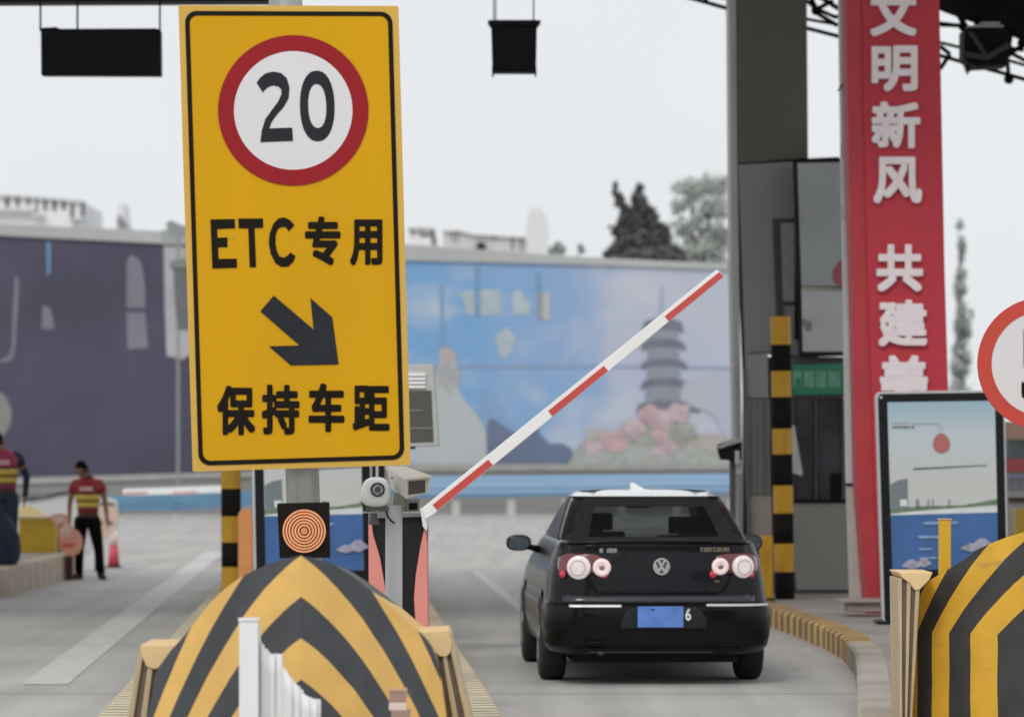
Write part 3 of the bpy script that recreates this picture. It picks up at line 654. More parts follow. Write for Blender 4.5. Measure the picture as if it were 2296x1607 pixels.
# ================================================================ TOLL BOOTH AND COLUMN
YT = 45.0
yb = HZ+(CH-.2)*F/YT
OLV = mat('column_olive', (.135, .130, .117), .7, var=.12, scale=.8, spec=.15); GC = mat('booth_grey', (.24, .255, .255), .6, var=.10, scale=.7)
cl = thing('canopy_column', 'broad dark olive canopy column above the toll booth', 'column', (P(1730, 0, YT+.3).x, YT+.3, .2))
MB().px([(1650,-420),(1806,-420),(1812,355),(1655,366)], YT+.1, .8).build('dark_cladding', OLV, cl, bevel=.01)
MB().px([(1632,-420),(1649,-420),(1654,366),(1668,yb),(1655,yb),(1640,600)], YT+.12, .7).build('edge_strip', mat('edge_strip_grey', (.42, .43, .43), .45, var=.08, streak=(5, 5, .4)), cl, bevel=.01)
MB().px([(1655,369),(1783,362),(1800,800),(1722,790),(1680,792),(1672,840)], YT+.12, .7).build('grey_cladding', GC, cl, bevel=.008)
b = MB(); b.px([(1732,490),(1784,490),(1784,499),(1749,499),(1754,676),(1784,676),(1784,684),(1754,684),(1758,715),(1741,715)], YT+.09, .02); b.build('frame_trim', mat('trim_dark', (.05, .05, .048), .6), cl)
MB().px([(1750,500),(1783,500),(1786,675),(1755,675)], YT+.1, .02).build('inset_panel', mat('inset_grey', (.27, .30, .32), .5), cl)
MB().px([(1812,355),(1880,352),(1885,358),(1786,364)], YT+.05, .6).build('crossbeam', BLACK, cl)
MB().px([(1668,842),(1710,800),(1800,800),(1800,yb),(1668,yb)], YT+.6, .3).build('core', GC, cl)
# light box
lb = thing('light_box', 'tall pale grey poster box in a black frame above the green booth sign', 'light box', P(1838, 790, YT-.3))
MB().px([(1780,360),(1897,356),(1900,797),(1794,800)], YT-.3, .22).build('frame', BLKP, lb, bevel=.008)
LBX = mat('poster_grey', (.36, .395, .41), .35, var=.12, scale=.9)
MB().px([(1788,366),(1892,364),(1895,642),(1797,640)], YT-.31, .012).build('upper_poster', LBX, lb)
MB().px([(1797,641),(1895,646),(1895,650),(1797,650)], YT-.312, .012).build('divider', mat('poster_khaki', (.34, .33, .24), .5), lb)
MB().px([(1797,650),(1896,652),(1899,788),(1800,788)], YT-.31, .012).build('lower_poster', mat('poster_pale', (.48, .505, .52), .35, var=.08), lb)
MB().px([(1890,575),(1878,590),(1868,605),(1866,625),(1874,638),(1890,642)], YT-.316, .004).build('printed_petal', mat('petal_rose', (.36, .09, .12), .5), lb)
MB().px([(1799,715),(1815,718),(1820,724),(1820,742),(1808,741),(1800,728)], YT-.316, .004).build('printed_mark', mat('mark_grey', (.20, .22, .23), .5, var=.3, scale=20), lb)
MB().px([(1784,420),(1800,420),(1800,760),(1784,760)], YT-.1, .25).build('bracket', BLACK, lb)
# booth
tb = thing('toll_booth', 'dark grey toll booth with windows behind the tall banded post', 'toll booth', (P(1790, 0, YT).x, YT, .2))
BG = mat('booth_panel', (.26, .255, .24), .55, var=.12, scale=1.0); BD = mat('booth_dark', (.085, .09, .095), .5, var=.2)
MB().px([(1772,1128),(1906,1126),(1908,1322),(1786,1322)], YT-.15, 1.6).build('lower_panel', BG, tb, bevel=.008)
MB().px([(1775,1322),(1910,1322),(1910,yb),(1775,yb)], YT-.12, 1.5).build('plinth', BD, tb)
b = MB(); b.rpx(1772, 1120, 1905, 1127, YT-.18, .1); b.build('sill', BLACK, tb)
b = MB()
b.rpx(1774, 886, 1892, 892, YT-.13, .1); b.rpx(1774, 892, 1780, 1122, YT-.13, .1); b.rpx(1828, 892, 1832, 1122, YT-.13, .08); b.rpx(1888, 892, 1904, 1122, YT-.13, .1)
b.build('window_frame', mat('frame_dark', (.07, .075, .08), .45), tb)
MB().rpx(1779, 890, 1890, 1122, YT-.08, .02).build('window_glass', mat('booth_glass', (.055, .065, .075), .06, var=.6, scale=1.6), tb)
b = MB(); b.rpx(1790, 960, 1828, 1118, YT+.3, .5); b.rpx(1856, 938, 1890, 1118, YT+.3, .5); b.build('interior_cabinet', mat('interior_grey', (.09, .10, .09), .6, var=.2), tb)
MB().rpx(1862, 1060, 1892, 1120, YT-.1, .02).build('dark_pane', BLACK, tb)
MB().px([(1772,800),(1905,800),(1905,886),(1772,886)], YT-.05, 1.4).build('header', BD, tb)
b = MB(); b.px([(1776,955),(1781,952),(1800,1062),(1797,1066),(1778,1060)], YT-.32, .03); b.build('open_sash', GALVL, tb)
# left bay of booth: layered posts and panels
BL_ = mat('booth_pale_panel', (.27, .27, .26), .5, var=.12, scale=1, streak=(5, 5, .4)); BW = mat('booth_beige_panel', (.38, .33, .29), .6, var=.08)
MB().px([(1672,795),(1722,790),(1724,892),(1676,892)], YT-.04, .5).build('side_cabinet', BL_, tb, bevel=.008)
MB().px([(1676,893),(1726,893),(1728,1110),(1680,1110)], YT, .5).build('side_panel', BL_, tb, bevel=.006)
for x in (1684, 1696, 1709, 1718): MB().rpx(x, 893, x+3.5, 1108, YT-.03, .03).build('mullion', mat('mullion_grey', (.16, .165, .16), .5), tb)
MB().px([(1676,1111),(1730,1111),(1732,1215),(1680,1215)], YT-.01, .5).build('beige_panel', BW, tb, bevel=.006)
MB().px([(1676,1215),(1775,1215),(1775,yb),(1680,yb)], YT+.02, .8).build('lower_wall', BD, tb, bevel=.006)
MB().px([(1664,828),(1671,828),(1690,yb),(1680,yb)], YT-.1, .06).build('corner_post', mat('corner_grey', (.11, .11, .105), .5), tb)
gs = thing('booth_sign', 'green sign panel with four pale windows above the booth glass', 'sign', P(1834, 886, YT-.2))
GRN = mat('sign_green', (.02, .22, .115), .4, var=.12, scale=2); GP = mat('pale_green_pane', (.13, .36, .26), .4, var=.3, scale=6)
MB().px([(1776,818),(1892,814),(1892,884),(1778,886)], YT-.2, .12).build('panel', GRN, gs, bevel=.006)
for x0, x1 in ((1778,1798),(1803,1826),(1829,1852),(1857,1884)): MB().rpx(x0, 832, x1, 868, YT-.206, .008).build('pane', GP, gs)
MB().rpx(1784, 846, 1796, 866, YT-.21, .005).build('mark', GRN, gs)
# roadside camera by the booth
rc = thing('roadside_camera', 'small black hooded camera on a thin post left of the booth', 'camera', (P(1643, 0, 41).x, 41, 0))
b = MB(); b.px([(1610,996),(1640,985),(1664,986),(1664,1030),(1640,1032),(1616,1030),(1610,1008)], 40.9, .22); b.build('hood', BLACK, rc, bevel=.01)
MB().px([(1608,1001),(1640,984),(1664,982),(1664,990),(1640,997),(1612,1006)], 40.85, .3).build('top_shield', mat('shield_grey', (.28, .28, .28), .5), rc, bevel=.006)
MB().px([(1636,1026),(1650,1026),(1650,HZ+CH*F/41),(1638,HZ+CH*F/41)], 41, .07).build('post', mat('post_dark_grey', (.05, .05, .05), .5), rc, bevel=.006)
b = MB(); b.rpx(1648, 1010, 1658, 1040, 40.88, .03); b.rpx(1650, 1045, 1664, 1062, 40.95, .06); b.build('bracket', mat('bracket_pale', (.35, .36, .37), .4, .3), rc, bevel=.004)

# grey cabinet behind the sign
YA = 34.0
ac = thing('equipment_cabinet', 'grey louvred equipment cabinet peeking out right of the yellow sign', 'cabinet', (P(925, 0, YA).x, YA+.15, .2))
CG = mat('cabinet_grey', (.47, .47, .46), .5, var=.06)
MB().px([(862,818),(972,816),(984,999),(866,1003)], YA, .4).build('case', CG, ac, bevel=.008)
b = MB()
for k in range(4): b.px([(866,837+k*9),(954,837+k*9),(954,843+k*9),(866,843+k*9)], YA-.025, .03)
b.build('louvre', WHT, ac, bevel=.003)
MB().px([(868,876),(967,875),(972,990),(870,994)], YA-.01, .02).build('dark_panel', mat('panel_dark', (.085, .08, .07), .35, var=.1), ac, bevel=.004)
b = MB(); b.px([(868,918),(948,918),(948,921),(868,921)], YA-.014, .01); b.px([(868,958),(970,957),(970,961),(868,961)], YA-.014, .01); b.build('divider', mat('divider_grey', (.20, .20, .18), .4), ac)
yb = HZ+(CH-.2)*F/(YA+.1)
MB().rpx(834, 1000, 862, yb, YA+.1, .1).build('post', BLKP, ac, bevel=.006)
MB().rpx(843, 990, 848, yb, YA+.09, .008).build('conduit', GALVL, ac)
MB().rpx(836, 996, 930, 1006, YA+.05, .3).build('shelf', BLACK, ac)

# ================================================================ OVERHEAD: CANOPY, BEAM, HANGING PANELS, TRUSS
cn = thing('canopy', 'toll plaza canopy roof over the lanes, just out of view', 'canopy', (0, 43, 8.3))
MB().box(-16, 16, 35, 51, 8.3, 9.2).build('roof', mat('canopy_white', (.55, .55, .55), .5), cn)
bm_ = thing('gantry_beam', 'long black beam across the top left corner carrying the hanging panel', 'beam', P(250, 8, 40))
MB().px([(-420,-6),(640,-16),(640,3),(-420,7)], 40, .35).build('beam', BLACK, bm_)
b = MB(); b.px([(-300,-500),(-290,-500),(-290,2),(-300,2)], 40.1, .08); b.px([(590,-500),(600,-500),(600,2),(590,2)], 40.1, .08); b.build('hanger', BLACK, bm_)
hp = thing('hanging_display', 'wide black lane panel hanging at the top left', 'hanging panel', P(226, 170, 39.8), 0, 'black panels hanging from the canopy')
BPN = mat('panel_black', (.004, .0045, .007), .5, var=.2, scale=2, spec=.12)
MB().px([(91,66),(360,68),(361,170),(92,169)], 39.8, .18).build('panel', BPN, hp, bevel=.01)
for x in (90, 173, 358): MB().rpx(x-1.6, -3, x+2, 70, 39.9, .04).build('hanger', BLACK, hp)
b = MB(); b.px([(93,63),(125,61),(135,65),(350,64),(358,67),(358,70),(93,70)], 39.85, .08); b.build('top_bracket', BLACK, hp)
hp2 = thing('hanging_display', 'small black lane panel hanging alone at top centre', 'hanging panel', P(1153, 165, 40), 0, 'black panels hanging from the canopy')
MB().px([(1101,56),(1204,56),(1202,162),(1104,162)], 40, .25).build('panel', BPN, hp2, bevel=.01)
MB().px([(1093,47),(1102,45),(1198,45),(1213,46),(1204,58),(1101,58)], 39.96, .33).build('top_bracket', BLACK, hp2, bevel=.006)
for x in (1103, 1199): MB().rpx(x, 150, x+4, 167, 39.98, .3).build('lug', BLACK, hp2)
for x in (1107, 1196): MB().rpx(x-1.5, -450, x+2.5, 50, 40.1, .04).build('hanger', GALV, hp2)
for x in (1111.2, ): MB().rpx(x, -450, x+2, 50, 40.12, .03).build('hanger', BLACK, hp2)
tr = thing('roof_truss', 'black curved space-frame truss in the top right corner', 'truss', P(2200, 100, 44))
def chord(mb, pts, Y, r, dy=0): mb.tube([P(a, c, Y)+Vector((0, dy, 0)) for a, c in pts], r, 8)
b = MB()
chord(b, [(1480,-22),(1580,5),(1632,20),(1700,34),(1810,64),(1880,82),(2000,105),(2108,125),(2180,146),(2240,162),(2296,178),(2420,215)], 46, .024)
chord(b, [(1480,-50),(1560,-14),(1632,-2),(1720,20),(1812,44),(1880,56),(2108,96),(2200,118),(2296,146),(2420,175)], 46.8, .020)
chord(b, [(1700,-90),(1830,20),(1870,38),(2100,52),(2150,58),(2296,135),(2420,160)], 45.2, .024)
b.build('lower_chord', BLACK, tr, smooth=True)
b = MB(); chord(b, [(1500,-90),(1700,-60),(1830,-12),(1880,20)], 47.5, .03); b.build('upper_chord', BLACK, tr); b = MB(); chord(b, [(2085,-20),(2130,0),(2180,18),(2260,45),(2296,60),(2420,90)], 45, .16); b.build('upper_chord', BLACK, tr); b = MB(); b.px([(2130,-200),(2420,-200),(2420,110),(2296,72),(2262,46),(2170,18)], 46, .4); b.build('roof_edge', BLACK, tr)
b = MB()
for a, c in (((2132,5),(2158,52)),((2182,20),(2190,60)),((2164,14),(2160,58)),((2108,56),(2160,58)),((2160,58),(2172,150)),((2296,98),(2258,128)),((2268,60),(2298,95)),((2258,128),(2262,178)),((2262,110),(2296,112)),((2272,40),(2262,110)),((1830,22),(1868,2)),((1828,28),(1878,58)),((1816,-10),(1832,24)),((1580,8),(1590,-20)),((2108,155),(2130,122)),((2130,122),(2108,104)),((2296,30),(2282,56)),((2172,150),(2168,162))):
    b = MB(); chord(b, [a, c], 46, .026); b.build('brace', BLACK, tr)
b = MB(); chord(b, [(2160,58),(2172,66),(2172,148)], 45.9, .04); b.build('brace', BLACK, tr)
b = MB()
for x, y in ((2160, 60), (1830, 24), (2262, 178), (2262, 112), (2172, 150), (2292, 97)): b.sphere(P(x, y, 46), .06, 12, 8)
b.build('node', BLACK, tr, smooth=True)
fl = thing('floodlight', 'black box floodlight slung in the top right truss', 'floodlight', P(2215, 155, 44.9))
MB().px([(2161,64),(2262,60),(2262,146),(2190,150),(2161,132)], 44.8, .5).build('housing', mat('flood_black', (.008, .0075, .008), .6, var=.4, scale=3, spec=.1), fl, bevel=.02)
b = MB(); b.tube([P(2175, 72, 44.75), P(2213, 128, 44.75)], .03, 8); b.tube([P(2213, 128, 44.74), P(2262, 100, 44.74)], .035, 8); b.tube([P(2166, 122, 44.74), P(2216, 130, 44.74)], .035, 8); b.build('yoke', mat('flood_brown', (.04, .033, .028), .5), fl)
b = MB(); b.rpx(2172, 57, 2250, 60, 44.7, .4); b.rpx(2200, 50, 2242, 54, 44.8, .4); b.build('bright_rim', GALVL, fl)
MB().px([(2164,146),(2176,146),(2170,168)], 44.9, .1).build('lug', BLACK, fl)

# ================================================================ SPEED ROUNDEL AT RIGHT
YR = 24.0; s = YR/F
cx = P(2341, 815, YR)
rs = thing('speed_sign', 'round red rimmed speed limit sign cut off by the right edge', 'road sign', (cx.x, YR, 0))
MB().disc(cx+Vector((0, .0, 0)), 146*s, .02, 72).build('plate', SWHT, rs)
MB().ring(cx+Vector((0, -.004, 0)), 149*s, 118*s, .03, 96).build('red_rim', mat('roundel_red', (.56, .055, .035), .4, var=.05), rs)
b = MB(); glyph_px(b, '5', 2289, 735, 2340, 898, YR-.004, off=.04); glyph_px(b, '0', 2350, 735, 2400, 898, YR-.004, off=.04); b.build('speed_number', SBLK, rs)
MB().tube([(cx.x, YR+.06, 0), (cx.x, YR+.06, cx.z+.35)], .04, 20).build('post', GALV, rs, smooth=True)
MB().box(cx.x-.12, cx.x+.12, YR+.02, YR+.1, cx.z-.03, cx.z+.03).build('clamp', GALV, rs)
# pale booth behind it and yellow cabinet
sh = thing('service_hut', 'pale hut with a pink-red fascia behind the right edge roundel', 'hut', (P(2330, 0, 48).x, 48, .2))
yb = HZ+(CH-.2)*F/48
HP = mat('hut_pale', (.55, .54, .52), .6, var=.06)
MB().rpx(2256, 945, 2520, 985, 47.9, 2).build('roof_band', mat('hut_peach', (.60, .38, .30), .6), sh)
MB().rpx(2258, 985, 2520, 1028, 48.0, 2).build('upper_window', mat('hut_glass', (.12, .15, .16), .2, var=.3), sh)
MB().rpx(2256, 1028, 2520, 1058, 47.85, 2).build('red_fascia', mat('hut_rose', (.55, .10, .12), .5), sh)
MB().rpx(2258, 1058, 2520, 1072, 47.9, 2).build('blue_band', mat('hut_lilac', (.36, .38, .55), .5), sh)
MB().rpx(2258, 1072, 2520, yb, 48, 2).build('wall', HP, sh)
for x in (2262, 2286, 2310): MB().rpx(x, 1078, x+17, 1098, 47.97, .04).build('window', mat('hut_pane', (.28, .30, .36), .3), sh)
MB().rpx(2264, 1115, 2520, 1124, 47.9, .2).build('counter', mat('hut_brown', (.06, .035, .02), .6), sh)
yc = thing('yellow_locker', 'bright yellow locker against the pale hut at the right edge', 'locker', (P(2330, 0, 46.5).x, 46.5, .2))
yb = HZ+(CH-.2)*F/46.5
MB().rpx(2281, 1142, 2400, yb-14, 46.5, .5).build('case', mat('locker_yellow', (.62, .40, .02), .5, var=.06), yc, bevel=.01)
MB().rpx(2285, yb-14, 2396, yb, 46.52, .4).build('plinth', BLACK, yc)
MB().rpx(2331, 1146, 2333, yb-18, 46.497, .01).build('door_seam', SBLK, yc)

# ================================================================ BACKGROUND HOARDINGS
YH = 120.0; ybh = HZ+CH*F/YH
CPG = mat('coping_grey', (.42, .43, .43), .7, var=.08, scale=.3); PLG = mat('plinth_grey', (.24, .24, .235), .8, var=.12, scale=.3, streak=(1, 1, 4))
hl = thing('dark_hoarding', 'long slate-blue hoarding panel behind the people on the left', 'hoarding', (P(180, 0, YH).x, YH, 0))
SLATE = mat('slate_blue_panel', (.078, .074, .112), .5, var=.22, scale=.22, spec=.25)
MB().px([(-160,520),(362,546),(372,800),(430,800),(436,1064),(-160,1082)], YH, .35).build('panel', SLATE, hl)
MB().px([(-160,494),(180,510),(362,518),(362,546),(-160,520)], YH-.1, .6).build('coping', CPG, hl)
MB().px([(-160,1082),(436,1064),(660,1060),(660,ybh),(-160,ybh)], YH-.12, .6).build('plinth', PLG, hl)
MB().px([(-160,1076),(436,1060),(660,1056),(660,1066),(436,1072),(-160,1092)], YH-.2, .5).build('ledge', mat('ledge_grey', (.36, .355, .35), .7, var=.1), hl)
b = MB()
RFL = mat('hoarding_reflection_pale', (.19, .19, .225), .6, var=.12, scale=.5)  # pale glass reflections, painted onto the panel as thin shapes
for pts in ([(284,590),(288,576),(297,572),(308,578),(318,592),(325,640),(325,690),(284,690)], [(284,700),(325,700),(332,780),(286,782)], [(96,684),(112,690),(120,720),(122,738),(93,738)], [(34,620),(42,622),(40,680),(34,780),(26,808),(8,812),(0,812),(0,806),(18,800),(26,780),(29,700)]): MB().px(pts, YH-.006, .005).build('reflection_shape', RFL, hl)
MB().px([(104,542),(113,543),(112,616),(106,617)], YH-.006, .005).build('blue_reflection', mat('hoarding_reflection_blue', (.12, .27, .48), .6), hl)  # blue reflection painted as a flat strip
MB().px(ell(-32, 930, 58, 62), YH-.006, .005).build('grey_reflection', mat('hoarding_reflection_grey', (.22, .22, .215), .6), hl)  # round grey reflection, also painted as a flat shape
MB().px([(360,545),(432,545),(700,550),(700,1060),(436,1064),(430,800),(372,800)], YH+.02, .3).build('grey_panel', mat('panel_mauve_grey', (.17, .155, .18), .6, var=.15, scale=.2), hl)
MB().px([(362,516),(430,510),(700,520),(700,552),(362,548)], YH-.08, .5).build('coping', mat('coping_green_grey', (.34, .36, .35), .7, var=.1), hl)
MB().px([(368,552),(430,555),(432,790),(412,806),(374,798),(370,700)], YH-.05, .06).build('pale_panel', mat('pale_cladding', (.38, .39, .40), .6, var=.2, scale=.5), hl)
ln = thing('street_lantern', 'dark grey lantern hanging before the hoarding left of the yellow sign', 'lantern', (P(408, 0, 116).x, 116, 0))
MB().px([(372,500),(384,493),(396,500),(430,512),(430,530),(376,522)], 116, .4).build('arm', mat('lantern_arm', (.27, .28, .28), .6), ln)
MB().px([(381,585),(432,578),(432,600),(380,602)], 116, .5).build('hood', mat('lantern_hood', (.20, .22, .205), .6), ln)
MB().px([(388,602),(432,602),(430,690),(420,740),(398,738),(392,680)], 116.05, .35).build('body', mat('lantern_body', (.13, .135, .145), .5), ln)
MB().rpx(396, 530, 402, HZ+CH*F/116, 116.1, .12).build('post', mat('lantern_post', (.27, .28, .28), .6), ln)

# mural hoarding
hm = thing('mural_hoarding', 'pale blue mural hoarding printed with a pagoda, clouds and flowers', 'hoarding', (P(1280, 0, YH).x, YH, 0))
def mural_mat():
    m = bpy.data.materials.new('mural_sky'); m.use_nodes = True; t = m.node_tree; b = t.nodes['Principled BSDF']; b.inputs['Roughness'].default_value = .5
    c = t.nodes.new('ShaderNodeTexCoord'); sp = t.nodes.new('ShaderNodeSeparateXYZ'); t.links.new(c.outputs['Object'], sp.inputs[0])
    n = t.nodes.new('ShaderNodeTexNoise'); n.inputs['Scale'].default_value = .42; n.inputs['Detail'].default_value = 3; t.links.new(c.outputs['Object'], n.inputs[0])
    a = t.nodes.new('ShaderNodeMath'); a.operation = 'MULTIPLY_ADD'; a.inputs[1].default_value = .085; t.links.new(sp.outputs['X'], a.inputs[0]); t.links.new(n.outputs['Fac'], a.inputs[2])
    r = t.nodes.new('ShaderNodeValToRGB'); e = r.color_ramp.elements; e[0].position = .15; e[0].color = (.17, .35, .60, 1); e[1].position = .95; e[1].color = (.46, .49, .57, 1); k = e.new(.48); k.color = (.25, .38, .60, 1); k2 = e.new(.68); k2.color = (.43, .47, .58, 1)
    t.links.new(a.outputs[0], r.inputs[0])
    mp = t.nodes.new('ShaderNodeMapping'); mp.inputs['Scale'].default_value = (.16, .16, .34); mp.inputs['Location'].default_value = (2.3, 0, 1.1); t.links.new(c.outputs['Object'], mp.inputs[0])
    n2 = t.nodes.new('ShaderNodeTexNoise'); n2.inputs['Scale'].default_value = 1.6; n2.inputs['Detail'].default_value = 4; t.links.new(mp.outputs[0], n2.inputs[0])
    r2 = t.nodes.new('ShaderNodeValToRGB'); r2.color_ramp.elements[0].position = .50; r2.color_ramp.elements[1].position = .70; t.links.new(n2.outputs['Fac'], r2.inputs[0])
    mxc = t.nodes.new('ShaderNodeMixRGB'); mxc.inputs[2].default_value = (.52, .55, .61, 1); t.links.new(r2.outputs[0], mxc.inputs[0]); t.links.new(r.outputs[0], mxc.inputs[1]); t.links.new(mxc.outputs[0], b.inputs['Base Color']); return m
MB().px([(700,576),(915,582),(1270,590),(1645,603),(1668,1050),(925,1046),(700,1046)], YH, .35).build('panel', mural_mat(), hm)
MB().px([(700,544),(915,548),(1270,574),(1645,592),(1645,605),(1270,592),(915,584),(700,578)], YH-.1, .6).build('coping', CPG, hm)
MB().px([(660,1046),(925,1044),(1800,1048),(1800,ybh),(660,ybh)], YH-.12, .6).build('plinth', PLG, hm)
MB().px([(660,1042),(925,1040),(1668,1040),(1800,1040),(1800,1052),(925,1056),(660,1060)], YH-.2, .5).build('ledge', mat('ledge_taupe', (.33, .315, .30), .7, var=.1), hm)
lay = [0]
def mur(name, m, pts):
    lay[0] += 1; MB().px(pts, YH-.004-lay[0]*.002, .0015).build(name, m, hm)
def blob(cx_, cy_, rx, ry, sd, n=28, am=.16):
    rr = random.Random(sd); ph = [rr.uniform(0, 6.28) for _ in range(4)]
    return [(cx_+rx*math.cos(2*math.pi*k/n)*(1+am*math.sin(3*2*math.pi*k/n+ph[0])+am*.6*math.sin(7*2*math.pi*k/n+ph[1])), cy_+ry*math.sin(2*math.pi*k/n)*(1+am*math.cos(4*2*math.pi*k/n+ph[2])+am*.5*math.sin(6*2*math.pi*k/n+ph[3]))) for k in range(n)]
MCR = mat('mural_cream', (.38, .45, .49), .6, var=.12, scale=1.5); MCL = mat('mural_cloud', (.47, .52, .62), .6, var=.08, scale=.6); MNV = mat('mural_navy', (.125, .16, .25), .6, var=.15, scale=.5); MBL = mat('mural_midblue', (.21, .34, .53), .6, var=.1)
MWH = mat('mural_white', (.43, .46, .48), .6, var=.08, scale=.5); MPG = mat('mural_pagoda', (.155, .17, .215), .6, var=.15, scale=1.5); MPL = mat('mural_pagoda_pale', (.25, .27, .32), .6, var=.1); MPK = mat('mural_pink', (.46, .36, .39), .6, var=.25, scale=3); MOL = mat('mural_olive', (.31, .33, .29), .6, var=.3, scale=2); MTN = mat('mural_tan', (.38, .35, .33), .6, var=.2, scale=1); MST = mat('mural_steel', (.16, .30, .46), .6)
mur('printed_town', MCR, [(1030,658),(1052,650),(1075,652),(1090,648),(1120,650),(1124,706),(1060,707),(1046,700),(1040,680)]); mur('printed_town', MCR, [(1150,652),(1170,650),(1178,672),(1190,680),(1188,706),(1150,704)]); mur('printed_town', MCR, blob(1133, 768, 22, 30, 11))
mur('printed_tower', MST, [(1064,602),(1077,602),(1077,708),(1064,708)]); mur('printed_tower', MST, [(1202,614),(1213,614),(1214,655),(1203,655)]); mur('printed_tower', mat('mural_grey', (.27, .29, .33), .6), [(1203,655),(1217,655),(1217,718),(1204,718)]); mur('printed_tower', MWH, [(1217,655),(1233,655),(1234,718),(1217,718)])
mur('printed_pole', MST, [(987,640),(993,640),(996,790),(990,790)])
mur('panel_seam', mat('mural_seam', (.26, .35, .50), .6), [(925,818),(1300,817),(1640,822),(1640,827),(1300,823),(925,824)])
mur('printed_hill', MBL, [(1060,1044),(1064,960),(1078,900),(1092,868),(1102,880),(1130,930),(1160,960),(1200,985),(1240,1020),(1250,1044)])
mur('printed_mountain', MNV, [(1088,1046),(1090,960),(1098,938),(1110,940),(1140,962),(1168,975),(1188,958),(1200,948),(1212,975),(1232,994),(1262,994),(1280,1004),(1292,1030),(1290,1046)])
mur('printed_figure', MWH, [(930,1044),(935,940),(975,905),(972,850),(985,820),(984,790),(997,778),(1012,782),(1022,798),(1022,830),(1028,850),(1026,870),(1048,905),(1070,930),(1090,968),(1092,1044)])
mur('printed_figure_head', mat('mural_peach', (.42, .37, .35), .6, var=.1), blob(1003, 800, 18, 22, 4))
mur('printed_skirt', mat('mural_grey_dress', (.36, .37, .38), .6, var=.1), blob(1004, 845, 26, 32, 9))
# pagoda
mur('printed_spire', mat('mural_spire', (.36, .40, .50), .6), [(1481,640),(1486,640),(1489,716),(1478,716)])
mur('pagoda_body', MPL, [(1455,722),(1518,722),(1528,930),(1446,930)])
for i, (yy, hw, hh) in enumerate(((716, 42, 30), (762, 46, 24), (806, 48, 22), (850, 50, 22), (900, 66, 26))):
    cxp = 1486+i*1.5 if i < 4 else 1498
    mur('pagoda_roof', MPG, [(cxp-hw-5,yy+hh),(cxp-hw,yy+6),(cxp-hw*.6,yy),(cxp,yy-3),(cxp+hw*.6,yy),(cxp+hw,yy+6),(cxp+hw+5,yy+hh),(cxp+hw*.8,yy+hh-5),(cxp,yy+hh-8),(cxp-hw*.8,yy+hh-5)])
mur('printed_lilac', mat('mural_lilac', (.42, .44, .51), .6, var=.02), [(1530,860),(1600,835),(1640,830),(1640,1000),(1600,930),(1540,905)])
mur('printed_bush', MTN, blob(1400, 1000, 110, 46, 21)); mur('printed_bush', MOL, blob(1500, 985, 80, 50, 22)); mur('printed_bush', MTN, blob(1590, 1010, 60, 36, 23)); mur('printed_bush', MOL, blob(1345, 1015, 50, 30, 24))
mur('printed_bush', mat('mural_sage', (.36, .38, .36), .6, var=.15), [(1270,1046),(1290,1010),(1340,985),(1450,1000),(1560,1005),(1640,1010),(1655,1046)])
for i, (x, y, r) in enumerate(((1458, 930, 26), (1492, 938, 22), (1522, 925, 26), (1478, 972, 20), (1420, 962, 26), (1500, 1000, 18), (1380, 990, 28), (1330, 1005, 20), (1475, 1010, 14))):
    mur('printed_flower', MPK if i % 3 else mat('mural_rose', (.47, .33, .35), .6, var=.2), blob(x, y, r, r*.85, 40+i))

# guardrail: blue beams on white posts, far side of the plaza
YGR = 112.0; s = YGR/F
gr = thing('guardrail', 'blue crash rail on short white posts running along the base of the hoardings', 'guardrail', (0, YGR, 0))
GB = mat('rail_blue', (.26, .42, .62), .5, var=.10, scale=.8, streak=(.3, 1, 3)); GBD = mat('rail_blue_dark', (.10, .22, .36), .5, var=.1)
b = MB()
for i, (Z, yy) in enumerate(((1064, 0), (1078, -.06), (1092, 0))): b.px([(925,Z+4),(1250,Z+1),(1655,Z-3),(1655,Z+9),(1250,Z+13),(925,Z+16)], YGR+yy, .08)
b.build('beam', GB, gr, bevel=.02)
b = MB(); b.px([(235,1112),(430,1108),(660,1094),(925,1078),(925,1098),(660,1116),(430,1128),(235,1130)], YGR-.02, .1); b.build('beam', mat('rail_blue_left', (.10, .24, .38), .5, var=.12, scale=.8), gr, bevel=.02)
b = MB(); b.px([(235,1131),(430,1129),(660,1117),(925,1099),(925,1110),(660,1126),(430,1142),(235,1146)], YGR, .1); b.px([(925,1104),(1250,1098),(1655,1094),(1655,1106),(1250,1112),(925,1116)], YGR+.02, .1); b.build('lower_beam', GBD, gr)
b = MB(); b.px([(-100,1108),(240,1104),(240,1118),(-100,1124)], YGR+.5, .1); b.build('far_beam', mat('rail_moss', (.13, .15, .13), .7), gr)
pm = MB(); pm.box(-.11, .11, -.02, .10, 0, .55); p0 = pm.build('post', mat('rail_post_white', (.50, .49, .47), .6, var=.1), gr, local=True)
k = 0
for px in list(range(640, 1641, 124))+[-40, 130, 260, 384, 512]:
    o = p0 if k == 0 else p0.copy()
    if k: COL.objects.link(o); o.parent = gr
    o.location = (P(px+10, 0, YGR).x, .14, 0); k += 1

# far lane arm
fa = thing('far_barrier_arm', 'level red and white barrier arm lying across a lane behind the worker', 'barrier gate', (P(515, 0, 66).x, 66, 0))
MB().px([(275,1096),(500,1088),(500,1104),(276,1111)], 66, .06).build('arm', WHT, fa, bevel=.01)
for x0, x1 in ((278, 330), (388, 440)): MB().px([(x0,1103),(x1,1101),(x1,1106.5),(x0,1109.5)], 65.995, .004).build('faded_band', mat('faded_red', (.62, .38, .36), .5), fa)
MB().rpx(500, 1080, 530, HZ+CH*F/66, 66, .3).build('cabinet', BLKP, fa, bevel=.01)

